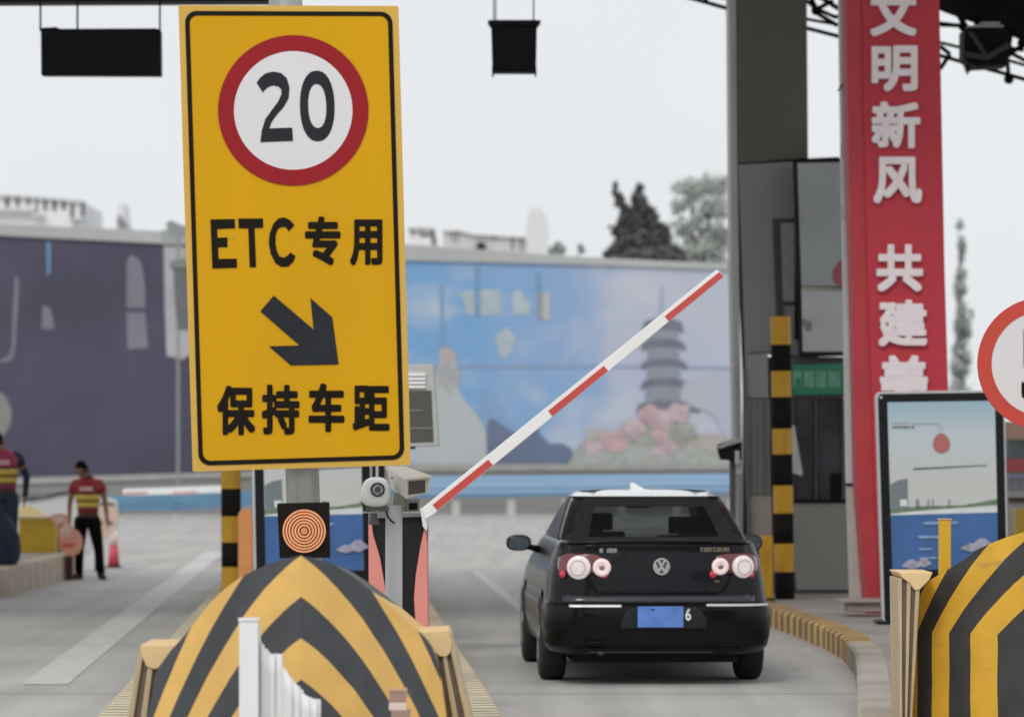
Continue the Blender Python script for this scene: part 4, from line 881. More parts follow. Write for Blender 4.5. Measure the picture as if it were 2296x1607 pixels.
# ================================================================ FAR BUILDINGS
BWL = mat('far_white_wall', (.80, .79, .80), .8, var=.04, scale=.1); BGW = mat('far_grey_wall', (.60, .61, .61), .8, var=.06, scale=.1); BWN = mat('far_window', (.05, .045, .055), .3, var=.2); BWL2 = mat('far_pale_wall', (.72, .73, .75), .8)
def building(label, outline, wins, Y, d, wall, cat='building', extra=()):
    yb = HZ+CH*F/Y; x0, x1 = outline[0][0], outline[-1][0]
    t = thing('building', label, cat, (P((x0+x1)/2, 0, Y).x, Y, 0))
    MB().px(outline+[(x1, yb), (x0, yb)], Y, d).build('wall', wall, t)
    for (a, b_, c, e) in wins:
        o = MB().rpx(a, b_, c, e, Y-.08, .1).build('window', BWN, t)
    for nm, m, pts, dd in extra: MB().px(pts, Y-dd, dd+.3).build(nm, m, t)
    return t
building('white apartment block with dark windows above the left end of the hoarding', [(-120,438),(40,441),(120,448),(188,453)],
    [(12,442,20,464),(36,443,43,463),(-40,440,-30,462),(60,443,66,460),(80,447,84,478),(98,447,105,472),(118,450,126,472),(139,452,147,470)], 300, 14, BWL,
    extra=[('balcony', BGW, [(-60,466),(70,468),(70,474),(-60,472)], .8), ('balcony', BGW, [(72,478),(98,479),(98,486),(72,485)], .8), ('parapet', BGW, [(-120,434),(40,437),(120,444),(188,449),(188,453),(120,448),(40,441),(-120,438)], .4)])
building('narrow white block with two tall dark windows at the left hoarding', [(154,452),(191,455)], [(158,456,165,487),(182,457,189,486)], 290, 10, BWL2,
    extra=[('balcony', BGW, [(156,488),(188,488),(188,493),(156,492)], .7), ('parapet', BGW, [(153,449),(192,452),(192,455),(153,452)], .3)])
building('low white flat block just right of the yellow sign', [(915,513),(974,514)], [(924,514,928,528),(942,514,945,530),(968,515,974,548),(946,525,966,530)], 300, 12, BWL,
    extra=[('parapet', BGW, [(914,509),(975,511),(975,514),(914,513)], .4)])
building('pale stepped block with thin dark slots above the mural', [(993,518),(1030,518),(1060,526),(1120,530),(1178,533)], [(1147,532,1151,560),(1166,534,1169,562),(1176,536,1179,562),(1014,519,1016,545),(1024,519,1026,545),(1104,531,1112,536)], 300, 12, BGW,
    extra=[('entrance_block', SDK, [(1068,556),(1070,544),(1086,543),(1090,558)], 1.0), ('parapet', BWL, [(992,514),(1031,515),(1061,523),(1120,527),(1179,530),(1179,533),(1120,530),(1060,526),(1030,518),(992,518)], .4)])
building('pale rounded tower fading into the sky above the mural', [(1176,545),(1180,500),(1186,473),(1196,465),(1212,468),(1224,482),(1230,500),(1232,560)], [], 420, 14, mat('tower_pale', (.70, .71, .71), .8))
building('small pointed white turret above the left hoarding', [(262,485),(264,465),(270,454),(277,456),(280,485),(286,505)], [], 290, 4, BWL2, extra=[('arched_roof', mat('turret_grey', (.25, .25, .26), .7), [(263,484),(270,484),(280,496),(286,508),(262,508)], .5)])

# ================================================================ TREES
def leaf_tree(name, label, px, ytop, Y, blobs, leafm, nleaf, lsz, seed, group=None):
    rnd = random.Random(seed); yb = HZ+CH*F/Y; base = P(px, yb, Y)
    t = thing(name, label, 'tree', base, 0, group)
    s = Y/F; top = P(px, ytop, Y).z
    tk = MB(); tk.tube([(base.x, Y, 0), (base.x+.1, Y, top*.35), (base.x-.1, Y+.1, top*.6), (base.x+.05, Y, top*.85)], [.28, .2, .12, .04], 9)
    BRK = mat('tree_bark', (.12, .11, .10), .9, var=.2)
    for (bx_, by_, rx, ry) in blobs:
        e = P(bx_, by_, Y); tk.tube([(base.x, Y, max(1, e.z*.62)), ((base.x+e.x)/2, Y+rnd.uniform(-.4, .4), e.z*.82), e], [.09, .06, .02], 6)
    tk.build('trunk', BRK, t)
    lf = MB(); tot = sum(b[2]*b[3] for b in blobs)
    for (bx_, by_, rx, ry) in blobs:
        c = P(bx_, by_, Y); cl = [(rnd.gauss(0, .5), rnd.gauss(0, .5), rnd.gauss(0, .5)) for _ in range(max(6, int(rx*ry/26)))]
        for _ in range(int(nleaf*rx*ry/tot)):
            k = rnd.choice(cl); g = [k[i]+rnd.gauss(0, .16) for i in range(3)]
            if sum(v*v for v in g) > 1.3: continue
            p = Vector((c.x+g[0]*rx*s, Y+g[1]*rx*s, c.z+g[2]*ry*s)); a = Vector([rnd.gauss(0, 1) for _ in range(3)]).normalized(); b2 = a.orthogonal().normalized()*lsz*rnd.uniform(.5, 1.1); a = a*lsz*rnd.uniform(.6, 1.4)
            lf._poly([p-a, p+b2, p+a, p-b2], [(0, 1, 2, 3)])
    lf.build('crown', leafm, t)
    return t
LD = mat('foliage_dark', (.12, .125, .12), .8, var=.25, scale=.6); LG = mat('foliage_haze_green', (.44, .47, .44), .8, var=.2, scale=.6); LP_ = mat('foliage_haze_pale', (.42, .45, .43), .8, var=.15, scale=.6)  # haze and overexposure are mixed into the two pale foliage colours
leaf_tree('tree', 'dense dark grey tree with a forked pointed top above the mural', 1440, 440, 170,
    [(1432,428,10,16),(1380,426,5,14),(1388,446,8,18),(1398,470,12,20),(1432,455,18,26),(1415,498,26,26),(1450,490,26,34),(1425,540,48,32),(1475,535,34,34),(1440,580,74,30),(1500,575,34,26),(1378,515,12,14),(1372,572,20,18)], LD, 15000, .13, 5)
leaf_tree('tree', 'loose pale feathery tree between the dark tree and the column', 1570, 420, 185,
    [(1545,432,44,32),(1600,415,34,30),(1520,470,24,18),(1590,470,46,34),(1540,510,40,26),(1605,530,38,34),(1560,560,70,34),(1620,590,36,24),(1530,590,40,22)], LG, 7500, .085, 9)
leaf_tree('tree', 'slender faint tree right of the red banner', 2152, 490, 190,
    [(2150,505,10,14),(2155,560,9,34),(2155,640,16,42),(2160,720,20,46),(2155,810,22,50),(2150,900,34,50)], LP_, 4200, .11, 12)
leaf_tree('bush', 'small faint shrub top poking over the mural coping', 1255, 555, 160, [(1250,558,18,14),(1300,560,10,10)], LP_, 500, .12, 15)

# ================================================================ LEFT-SIDE THINGS AND PEOPLE
yk = thing('yellow_cabinet', 'yellow roadside cabinet on a grey plinth left of the standing worker', 'cabinet', (P(85, 0, 57).x, 57, 0))
yb = HZ+CH*F/57
MB().rpx(42, 1160, 124, 1248, 57, .5).build('case', mat('cabinet_mustard', (.56, .36, .02), .5, var=.08), yk, bevel=.02)
MB().rpx(38, 1156, 128, 1163, 56.95, .6).build('lid', mat('cabinet_sand', (.66, .56, .33), .6), yk, bevel=.01)
MB().rpx(78, 1246, 126, 1254, 56.96, .55).build('ledge', mat('cabinet_sand', (.6, .5, .3), .6), yk, bevel=.006)
MB().rpx(80, 1254, 124, yb, 57.02, .45).build('base', mat('cabinet_ochre', (.45, .29, .03), .6, var=.1), yk, bevel=.01)
MB().rpx(125, 1168, 148, yb-8, 57.3, .5).build('grey_side', mat('plinth_pale', (.42, .41, .39), .7), yk, bevel=.01)
pn = thing('poster_board', 'white rounded board printed with a pale face on its right, behind the worker', 'poster board', (P(150, 0, 60).x, 60, 0))
MB().px([(40,1160),(42,1135),(52,1122),(75,1115),(120,1108),(165,1102),(215,1105),(262,1122),(264,1150),(262,1180),(240,1205),(205,1225),(198,1245),(160,1240),(124,1205),(118,1166)], 60, .12).build('board', mat('board_white', (.66, .68, .68), .5, var=.04), pn, bevel=.02)
MB().px([(60,1117),(100,1112),(130,1104),(165,1100),(165,1103),(130,1108),(100,1115),(60,1121)], 59.95, .2).build('black_trim', BLACK, pn)
SKN = mat('print_skin_coral', (.74, .34, .24), .6, var=.18, scale=1.2); SKP = mat('print_skin_pale', (.74, .56, .46), .6, var=.12, scale=1.5); LIP = mat('print_lip_red', (.62, .10, .07), .6); GLD = mat('print_gold', (.72, .56, .26), .6)
def pr2(name, m, pts, k): MB().px(pts, 60-.004*k, .0035).build(name, m, pn)
pr2('golden_patch', GLD, [(44,1140),(55,1133),(75,1136),(95,1148),(108,1160),(44,1164)], 1)
pr2('printed_face', SKP, [(205,1130),(225,1128),(258,1128),(263,1150),(262,1175),(254,1196),(235,1208),(208,1222),(202,1200)], 2)
pr2('printed_eye', SBLK, ell(248, 1172, 5, 3, 14), 4); pr2('printed_eye', SBLK, ell(226, 1172, 5, 3, 14), 5)
pr2('printed_hair', SBLK, [(222,1127),(250,1127),(260,1130),(252,1131),(222,1130)], 6)
b = MB(); ybp = HZ+CH*F/60
for x in (60, 150, 215): b.px([(x-3,1150),(x+3,1150),(x+3,ybp),(x-3,ybp)], 60.13, .06)
b.build('leg', BLACK, pn)
pc_ = thing('portrait_cutout', 'coral pink face-shaped cut-out board on a dark block between cabinet and worker', 'cut-out board', (P(152, 0, 55.6).x, 55.6, 0))
ff = [(108,1158),(122,1152),(136,1150),(148,1154),(154,1170),(164,1184),(176,1192),(184,1206),(184,1226),(176,1240),(160,1247),(146,1242),(136,1228),(132,1208),(128,1186),(118,1168)]
MB().px(ff, 55.6, .06).build('board', SKN, pc_, bevel=.02)
def pr3(name, m, pts, k): MB().px(pts, 55.597-.004*k, .003).build(name, m, pc_)
pr3('printed_cheek', SKP, [(114,1158),(126,1154),(142,1155),(148,1170),(158,1184),(158,1202),(140,1204),(134,1186),(124,1168)], 1)
pr3('printed_nose', mat('print_nose', (.66, .40, .34), .6), ell(149, 1197, 8, 5, 16), 2)
pr3('printed_lips', LIP, [(136,1222),(146,1216),(154,1219),(164,1217),(170,1221),(158,1228),(144,1227)], 3)
pr3('printed_brow', LIP, [(129,1182),(134,1173),(146,1169),(140,1175),(132,1186)], 4)
MB().rpx(146, 1246, 162, HZ+CH*F/55.6, 55.58, .12).build('foot_block', mat('cutout_foot', (.06, .02, .015), .7), pc_, bevel=.006)
co = thing('traffic_cone', 'red traffic cone with pale top right of the standing worker', 'traffic cone', (P(255, 0, 62).x, 62, 0)); cb = P(255, 0, 62)
zz = lambda y: P(0, y, 62).z; s62 = 62/F
zt = zz(1176); 
def cone(y0, y1, r0, r1): return MB().loft([[Vector((cb.x+r*s62*math.cos(a*math.pi/12), 62+r*s62*math.sin(a*math.pi/12), z)) for a in range(24)] for r, z in ((r0, max(y0, .02)), (r1, y1))])
h = .74
cone(.02, .36, 13.5, 9.5).build('red_sleeve', mat('cone_red', (.58, .07, .10), .5), co, smooth=True)
cone(.36, .62, 9.5, 5.5).build('pale_sleeve', mat('cone_pale', (.80, .62, .60), .5), co, smooth=True)
cone(.62, h, 5.5, 3.2).build('tip', mat('cone_red', (.58, .07, .10), .5), co, smooth=True)
MB().box(cb.x-.13, cb.x+.13, 61.87, 62.13, 0, .02).build('foot', BLACK, co, bevel=.004)

# --- people
SK = mat('skin_brown', (.26, .13, .085), .55, var=.08, scale=20); HR = mat('hair_black', (.005, .005, .006), .9, var=.3, scale=30, spec=.05); VR = mat('vest_red', (.27, .014, .028), .7, var=.12, scale=8); VY = mat('vest_yellow_band', (.66, .45, .08), .5, var=.08); VK = mat('vest_black', (.012, .010, .012), .7); TR = mat('trouser_black', (.007, .006, .006), .95, var=.4, spec=.05); SHO = mat('shoe_black', (.012, .012, .013), .5); SHB = mat('sleeve_brown', (.10, .055, .035), .8, var=.15, scale=10); TAGP = mat('vest_pink_tag', (.62, .38, .36), .6, var=.2, scale=40); NVY = mat('navy_cloth', (.018, .030, .058), .9, var=.25, scale=7); BRT = mat('brown_waist', (.07, .03, .02), .8)
def skin_mesh(name, verts, edges, radii, m, parent, root=0, sub=2):
    me = bpy.data.meshes.new(name); me.from_pydata(verts, edges, [])
    o = bpy.data.objects.new(name, me); COL.objects.link(o)
    md = o.modifiers.new('k', 'SKIN'); md.use_smooth_shade = True
    sv = me.skin_vertices[0].data if me.skin_vertices else None
    if sv is None:
        bpy.context.view_layer.objects.active = o; sv = me.skin_vertices[0].data
    for i, r in enumerate(radii):
        sv[i].radius = r if isinstance(r, tuple) else (r, r); sv[i].use_root = (i == root)
    ms = o.modifiers.new('s', 'SUBSURF'); ms.levels = sub; ms.render_levels = sub
    bpy.context.view_layer.update()
    nm = bpy.data.meshes.new_from_object(o.evaluated_get(bpy.context.evaluated_depsgraph_get()))
    bpy.data.objects.remove(o)
    r = bpy.data.objects.new(name, nm); COL.objects.link(r); nm.materials.clear(); nm.materials.append(m)
    for p in nm.polygons: p.use_smooth = True
    r.parent = parent; return r
def person(label, loc, H, J, rz=0, head_fwd=(0, 0), hair='cap', colours=None, cat='person'):
    """J: joints in fractions of height, x right, y away from camera, z up"""
    C_ = dict(vest=VR, band=VY, tr=TR, sleeve=SK); C_.update(colours or {})
    t = thing('person', label, cat, loc, rz)
    v = lambda k: Vector(J[k])*H
    V_ = []; E_ = []; RR = []
    def add(p, r, pa=None):
        V_.append(tuple(p)); RR.append(r); i = len(V_)-1
        if pa is not None: E_.append((pa, i))
        return i
    pel = add(v('pelvis'), (.088*H, .062*H)); wai = add(v('waist'), (.078*H, .055*H), pel); che = add(v('chest'), (.096*H, .062*H), wai); nb = add(v('neckb'), (.05*H, .04*H), che); nt_ = add(v('neckt'), .031*H, nb)
    hd = v('head'); add(v('neckt').lerp(hd, .35), .034*H, nt_)
    for sd in ('l', 'r'):
        sh_ = add(v('sh'+sd), .033*H, che); el = add(v('el'+sd), .023*H, sh_); wr = add(v('wr'+sd), .0155*H, el)
        d = (v('wr'+sd)-v('el'+sd)).normalized(); pm_ = add(v('wr'+sd)+d*.032*H, (.021*H, .011*H), wr)
        base_ = v('wr'+sd)+d*.03*H; side = Vector((0, 1, 0)); inw = Vector((1 if sd == 'l' else -1, 0, 0))
        for q in range(4):
            off = side*(q-1.5)*.0105*H; ln_ = (.030, .036, .034, .026)[q]*H
            f1 = add(base_+off+d*.018*H, .0052*H, pm_); f2 = add(base_+off+d*(.018*H+ln_*.5)+inw*.003*H, .0048*H, f1); add(base_+off+d*(.018*H+ln_)+inw*.010*H, .004*H, f2)
        f1 = add(v('wr'+sd)+d*.022*H-side*.016*H+inw*.004*H, .006*H, wr); add(v('wr'+sd)+d*.045*H-side*.026*H+inw*.010*H, .005*H, f1)
        hp_ = add(v('hip'+sd), .05*H, pel); kn = add(v('kn'+sd), .032*H, hp_); an = add(v('an'+sd), .021*H, kn); add(v('toe'+sd), .019*H, an)
    body = skin_mesh('body', V_, E_, RR, SK, t)
    # head modelled as a shaped egg with features, joined into the body
    hb = MB(); fx, fz = head_fwd
    yaw = Matrix.Rotation(fx, 3, 'Z') @ Matrix.Rotation(fz, 3, 'X')
    def hp3(x, y, z): return hd+yaw @ Vector((x, y, z))*H
    rings = []
    for i in range(1, 16):
        th = math.pi*i/16; z = .066*math.cos(th); k = math.sin(th)
        jaw = 1-.28*max(0, -math.cos(th))
        rings.append([hp3(.045*k*jaw*math.cos(a), .055*k*jaw*math.sin(a)-(.004 if z < 0 else 0), z) for a in [2*math.pi*q/24 for q in range(24)]])
    hb.loft(rings)
    hb.loft([[hp3(x, y, z) for x, y, z in ((-.008, -.05, -.018), (.008, -.05, -.018), (.003, -.052, .012), (-.003, -.052, .012))], [hp3(x, y, z) for x, y, z in ((-.004, -.066, -.014), (.004, -.066, -.014), (.0015, -.058, .008), (-.0015, -.058, .008))]])
    for sg_ in (-1, 1): hb.sphere(hp3(sg_*.046, .006, -.004), (.006*H, .012*H, .018*H), 10, 8)
    ho = hb.build('head_tmp', SK, None, smooth=True)
    # merge head into body
    bb = bmesh.new(); bb.from_mesh(body.data); bb.from_mesh(ho.data); bb.to_mesh(body.data); bb.free(); bpy.data.objects.remove(ho)
    for p in body.data.polygons: p.use_smooth = True
    fe_ = MB()
    for sg_ in (-1, 1): fe_.sphere(hp3(sg_*.018, -.049, .004), .0055*H, 8, 6)
    fe_.box(0, 0, 0, 0, 0, 0) if False else None
    fe_.build('eye', HR, body, local=True)
    mo = MB(); mo.sphere(hp3(0, -.050, -.034), (.014*H, .006*H, .004*H), 10, 6); mo.build('mouth', mat('lip_brown', (.20, .06, .05), .5), body, local=True)
    hr = MB(); rings = []
    for i in range(1, 12):
        th = math.pi*.60*i/11; z = .074*math.cos(th)+.003; k = math.sin(th)
        rings.append([hp3(.0515*k*math.cos(a), (.060*k*math.sin(a) if math.sin(a) > -.2 or z > .022 else -.030*k)+.006, z-(.03*max(0, math.sin(a))*(i/11)**2)) for a in [2*math.pi*q/24 for q in range(24)]])
    hr.loft(rings); hr.build('hair', HR, t, local=True, smooth=True)
    # clothing
    n = 28
    def torso(z0, z1, ex, m, name, nlev=6, cx=0):
        tb_ = MB(); rg = []
        for i in range(nlev+1):
            f_ = i/nlev; z = (z0+(z1-z0)*f_)*H
            # centre line and half widths interpolated from pelvis to neck
            pts = [(J['pelvis'][2]-.06, J['pelvis'], .083, .066), (J['pelvis'][2], J['pelvis'], .082, .064), (J['waist'][2], J['waist'], .076, .060), (J['chest'][2], J['chest'], .104, .070), (J['shl'][2]+.006, tuple((J['shl'][q]+J['shr'][q])/2 for q in range(3)), .112, .058), (J['neckb'][2]+.006, J['neckb'], .05, .045)]
            zf = z/H
            for a_, b_ in zip(pts, pts[1:]):
                if a_[0] <= zf <= b_[0] or b_ is pts[-1]:
                    u = min(1, max(0, (zf-a_[0])/max(1e-5, b_[0]-a_[0]))); c_ = Vector(a_[1]).lerp(Vector(b_[1]), u); wx = a_[2]+(b_[2]-a_[2])*u; wy = a_[3]+(b_[3]-a_[3])*u; break
            rg.append([Vector((c_.x*H+(wx+ex)*H*math.cos(2*math.pi*q/n), c_.y*H+(wy+ex)*H*math.sin(2*math.pi*q/n), z)) for q in range(n)])
        tb_.loft(rg); return tb_.build(name, m, t, local=True, smooth=True)
    pz = J['pelvis'][2]; nz_ = J['neckb'][2]
    vest = torso(pz+.035, nz_+.012, .010, C_['vest'], 'vest', 10)
    L_ = nz_-pz
    for (a_, b_, m_, nm_) in ((.20, .235, VK, 'black_stripe'), (.24, .385, C_['band'], 'reflective_band'), (.39, .43, VK, 'black_stripe'), (.435, .585, C_['band'], 'reflective_band'), (.59, .63, VK, 'black_stripe')):
        o = torso(pz+L_*a_, pz+L_*b_, .0135, m_, nm_, 2); o.parent = vest
    o = torso(pz-.015, pz+.05, .006, BRT, 'waistband', 3)
    o = torso(pz-.062, pz-.005, .006, C_['tr'], 'trouser_seat', 3)
    tg = MB(); cy = J['chest'][1]*H-.088*H; cz = J['chest'][2]*H
    tg.box(J['chest'][0]*H-.055*H, J['chest'][0]*H+.055*H, cy-.004, cy+.02, cz-.012*H, cz+.026*H); tg.build('vest_label', TAGP, vest, local=True, bevel=.01)
    for sd in ('l', 'r'):
        m_ = MB(); q1, q2 = v('sh'+sd), v('el'+sd); sd_ = 1 if sd == 'r' else -1; m_.tube([q1+Vector((-sd_*.055*H, 0, .024*H)), q1+Vector((-sd_*.012*H, 0, .012*H)), q1.lerp(q2, .22), q1.lerp(q2, .42)], [.028*H, .034*H, .035*H, .030*H], 16); m_.build('sleeve', C_.get('short', C_['vest']), t, local=True, smooth=True)
        if C_['sleeve'] is not SK:
            m_ = MB(); m_.tube([q1.lerp(q2, .55), q2, v('wr'+sd)], [.030*H, .027*H, .020*H], 14); m_.build('long_sleeve', C_['sleeve'], t, local=True, smooth=True)
        lg = MB(); lg.tube([v('hip'+sd)+Vector((0, 0, .04*H)), v('hip'+sd), v('hip'+sd).lerp(v('kn'+sd), .5), v('kn'+sd), v('kn'+sd).lerp(v('an'+sd), .5), v('an'+sd)+Vector((0, 0, -.012*H))], [.050*H, .062*H, .054*H, .043*H, .037*H, .033*H], 16)
        lg.build('trouser_leg', C_['tr'], t, local=True, smooth=True)
        a_, b_ = v('an'+sd), v('toe'+sd); sh2 = MB()
        d = (b_-a_); d.z = 0; d.normalize(); sh2.tube([Vector((a_.x, a_.y, .022*H))-d*.035*H, Vector((a_.x, a_.y, .026*H)), Vector((a_.x, a_.y, .024*H))+d*.06*H, Vector((a_.x, a_.y, .014*H))+d*.115*H], [(.018*H, .020*H), (.026*H, .026*H), (.026*H, .020*H), (.014*H, .012*H)], 14)
        sh2.build('shoe', SHO, t, local=True, smooth=True)
    return t
J1 = dict(pelvis=(.005, 0, .53), waist=(.005, 0, .60), chest=(.0, -.005, .755), neckb=(-.005, -.01, .845), neckt=(-.02, -.025, .872), head=(-.045, -.045, .925),
          shl=(-.118, 0, .80), ell=(-.150, .0, .63), wrl=(-.150, -.02, .485), shr=(.118, 0, .80), elr=(.150, .01, .645), wrr=(.168, -.01, .505),
          hipl=(-.052, 0, .49), knl=(-.066, -.01, .28), anl=(-.072, .01, .045), toel=(-.13, -.06, .02),
          hipr=(.052, 0, .49), knr=(.092, -.01, .28), anr=(.115, .01, .045), toer=(.15, -.07, .02))
person('worker in red and yellow striped vest standing with head bowed on the road', (P(196, 0, 56).x, 56, 0), 1.70, J1, head_fwd=(R(-32), R(22)))
J2 = dict(J1); J2.update(head=(-.06, -.02, .93), anl=(-.06, .01, .045), toel=(-.06, -.08, .02), anr=(.07, .01, .045), toer=(.07, -.08, .02), knr=(.065, -.015, .28), elr=(.17, .03, .65), wrr=(.16, .02, .50))
person('worker in pink and yellow striped vest cut off by the left edge', (P(9, 0, 52).x, 52, .36), 1.73, J2, colours=dict(vest=mat('vest_magenta', (.36, .04, .12), .7, var=.3, scale=3), tr=NVY, sleeve=NVY, short=NVY), head_fwd=(R(-20), R(5)))
bg_ = thing('cloth_sack', 'bulging dark navy sack on the kerb island at the left edge', 'sack', (P(2, 0, 50.6).x, 50.6, .36))
b = MB(); rings = []
for i, (k, hgt) in enumerate(((.30, 0), (.36, .06), (.40, .18), (.40, .33), (.36, .46), (.27, .56), (.15, .64), (.06, .70))):
    rings.append([Vector((k*.62*math.cos(a)*(1+.07*math.sin(3*a+i)), k*.6*math.sin(a)*(1+.07*math.cos(4*a+i)), hgt)) for a in [2*math.pi*q/28 for q in range(28)]])
b.loft(rings).build('sack_body', NVY, bg_, local=True, smooth=True)
MB().tube([(.0, -.02, .66), (.03, -.02, .71), (.06, 0, .76)], [.05, .035, .05], 12).build('tied_neck', NVY, bg_, local=True, smooth=True)

# ================================================================ THE CAR
HEAD = R(2.6)
car = thing('car', 'glossy black saloon with painted sky-glare roof and round tail lamps under the raised arm', 'car', (1.135, 30.0, 0), HEAD)
PAINT = mat('car_paint', (.0035, .004, .0055), .25, 0, var=.12, scale=3, coat=.32, spec=.10)
CHR = mat('chrome', (.85, .86, .88), .12, 1, var=.02); TRIM = mat('car_trim', (.007, .007, .007), .6, var=.2, spec=.2); RUB = mat('tyre_rubber', (.012, .012, .012), .8, var=.25, scale=12, bump=.3); 
def outline(hw, yr, yf, bulge=.07, rc=.30, n=14, m=5, sideonly=None):
    """closed plan outline: rear face (n+1 points, right to left), corner arcs, sides, front"""
    pts = []
    ex = hw-rc
    for i in range(n+1):                       # rear, from +x to -x
        x = ex-2*ex*i/n; pts.append((x, yr+bulge*(x/hw)**2))
    yc_ = yr+bulge*(ex/hw)**2
    for i in range(1, m+1):                    # rear-left corner
        a = R(90*i/m); pts.append((-ex-rc*math.sin(a), yc_+rc*.9*(1-math.cos(a))))
    ys0 = yc_+rc*.9
    for i in range(1, 9): pts.append((-hw, ys0+(yf-.5-ys0)*i/8))
    for i in range(1, 6): a = R(90*i/5); pts.append((-hw+.45*(1-math.cos(a)), yf-.5+.5*math.sin(a)))
    for i in range(1, 6): pts.append((-(hw-.45)+2*(hw-.45)*i/5, yf))
    for i in range(1, 6): a = R(90*i/5); pts.append((hw-.45+.45*math.sin(a), yf-.5+.5*math.cos(a)))
    for i in range(1, 9): pts.append((hw, yf-.5+(ys0-yf+.5)*i/8))
    for i in range(1, m): a = R(90-90*i/m); pts.append((ex+rc*math.sin(a), yc_+rc*.9*(1-math.cos(a))))
    return pts
LV = [(.235,.80,.13,4.55),(.27,.84,.05,4.62),(.34,.862,.02,4.68),(.45,.872,0,4.72),(.58,.872,.0,4.72),(.625,.866,.01,4.70),(.64,.855,.04,4.69),(.70,.850,.055,4.66),(.80,.838,.065,4.45),(.88,.825,.075,4.15),(.96,.808,.09,3.75),(1.03,.785,.105,3.45),(1.075,.765,.10,3.35),(1.095,.75,.10,3.3),(1.108,.73,.13,3.25),(1.112,.70,.25,3.2)]
def interp(z):
    for a, b in zip(LV, LV[1:]):
        if a[0] <= z <= b[0]:
            u = (z-a[0])/(b[0]-a[0]); return [a[i]+(b[i]-a[i])*u for i in range(4)]
    return list(LV[0] if z < LV[0][0] else LV[-1])
def rearY(x, z):
    _, hw, yr, _ = interp(z); rc = .30; ex = hw-rc
    if abs(x) <= ex: return yr+.07*(x/hw)**2
    yc_ = yr+.07*(ex/hw)**2; sx = min(1, (abs(x)-ex)/rc); return yc_+rc*.9*(1-math.sqrt(max(0, 1-sx*sx)))
b = MB(); b.loft([[Vector((x, y, z)) for x, y in outline(hw, yr, yf)] for z, hw, yr, yf in LV])
body = b.build('body', PAINT, car, local=True)
cut = MB()
for yw in (.98, 3.69):
    for sx in (-1, 1): cut.disc((sx*.62 if sx > 0 else -.62-.4, yw, .33), .385, .4, 40, ax='x')
co_ = cut.build('cut_tmp', PAINT, None, local=True); co_.parent = car
md = body.modifiers.new('b', 'BOOLEAN'); md.operation = 'DIFFERENCE'; md.object = co_; md.solver = 'EXACT'
bpy.context.view_layer.update(); nm = bpy.data.meshes.new_from_object(body.evaluated_get(bpy.context.evaluated_depsgraph_get()))
body.modifiers.clear(); body.data = nm; bpy.data.objects.remove(co_); autosmooth(body, 32)
def patch(name, m, rows, off=.006, parent=None, nx=24, th=.004, sm=True):
    """skin patch on the rear face: rows of (z, x_left, x_right)"""
    b = MB(); g = []
    for z, xa, xb in rows: g.append([Vector((xa+(xb-xa)*i/nx, rearY(xa+(xb-xa)*i/nx, z)-off, z)) for i in range(nx+1)])
    b.loft(g, cap=False, close=False); o = b.build(name, m, parent or car, local=True, solid=th, smooth=True)
    return o
PXM = 292.0
def RZ(py): return CH-(py-HZ)/PXM
def RX(px): return (px-1478)/PXM
def rows_from(poly_l, poly_r, z0, z1, n=16):
    """interpolate left/right edges given as [(z, x)]"""
    def f(tab, z):
        for a, b in zip(tab, tab[1:]):
            if a[0] <= z <= b[0]: return a[1]+(b[1]-a[1])*(z-a[0])/(b[0]-a[0])
        return tab[0][1] if z < tab[0][0] else tab[-1][1]
    return [(z0+(z1-z0)*i/n, f(poly_l, z0+(z1-z0)*i/n), f(poly_r, z0+(z1-z0)*i/n)) for i in range(n+1)]
R_ = [(.706, .44), (.712, .47), (.722, .495), (.75, .52), (.80, .545), (.86, .565), (.862, .70), (.95, .715), (1.04, .70), (1.085, .69)]
lid = patch('boot_lid', mat('boot_lid_paint', (.0055, .006, .009), .36, 0, var=.1, scale=3, coat=.25, spec=.12), rows_from([(z, -x) for z, x in R_], R_, .706, 1.085, 26), .010, nx=30, th=.012)
# spoiler lip
b = MB(); g = []
for z, yo in ((1.082, .010), (1.088, .026), (1.098, .030), (1.106, .022), (1.108, 0)):
    g.append([Vector((-.72+1.44*i/30, rearY(-.72+1.44*i/30, min(z, 1.1))-yo+(.0 if abs(-.72+1.44*i/30) < .6 else .0), z+.016*(1-((-.72+1.44*i/30)/.72)**2))) for i in range(31)])
b.loft(g, cap=False, close=False).build('spoiler_lip', PAINT, lid, local=True, solid=.008, smooth=True)
# lower panel between lid and bumper with the sky's sheen lightened into its paint
patch('rear_panel', mat('rear_panel_sheen', (.016, .017, .022), .30, 0, var=.1, coat=.6, spec=.3), [(.636, -.74, .74), (.66, -.745, .745), (.698, -.74, .74)], .008, nx=30)
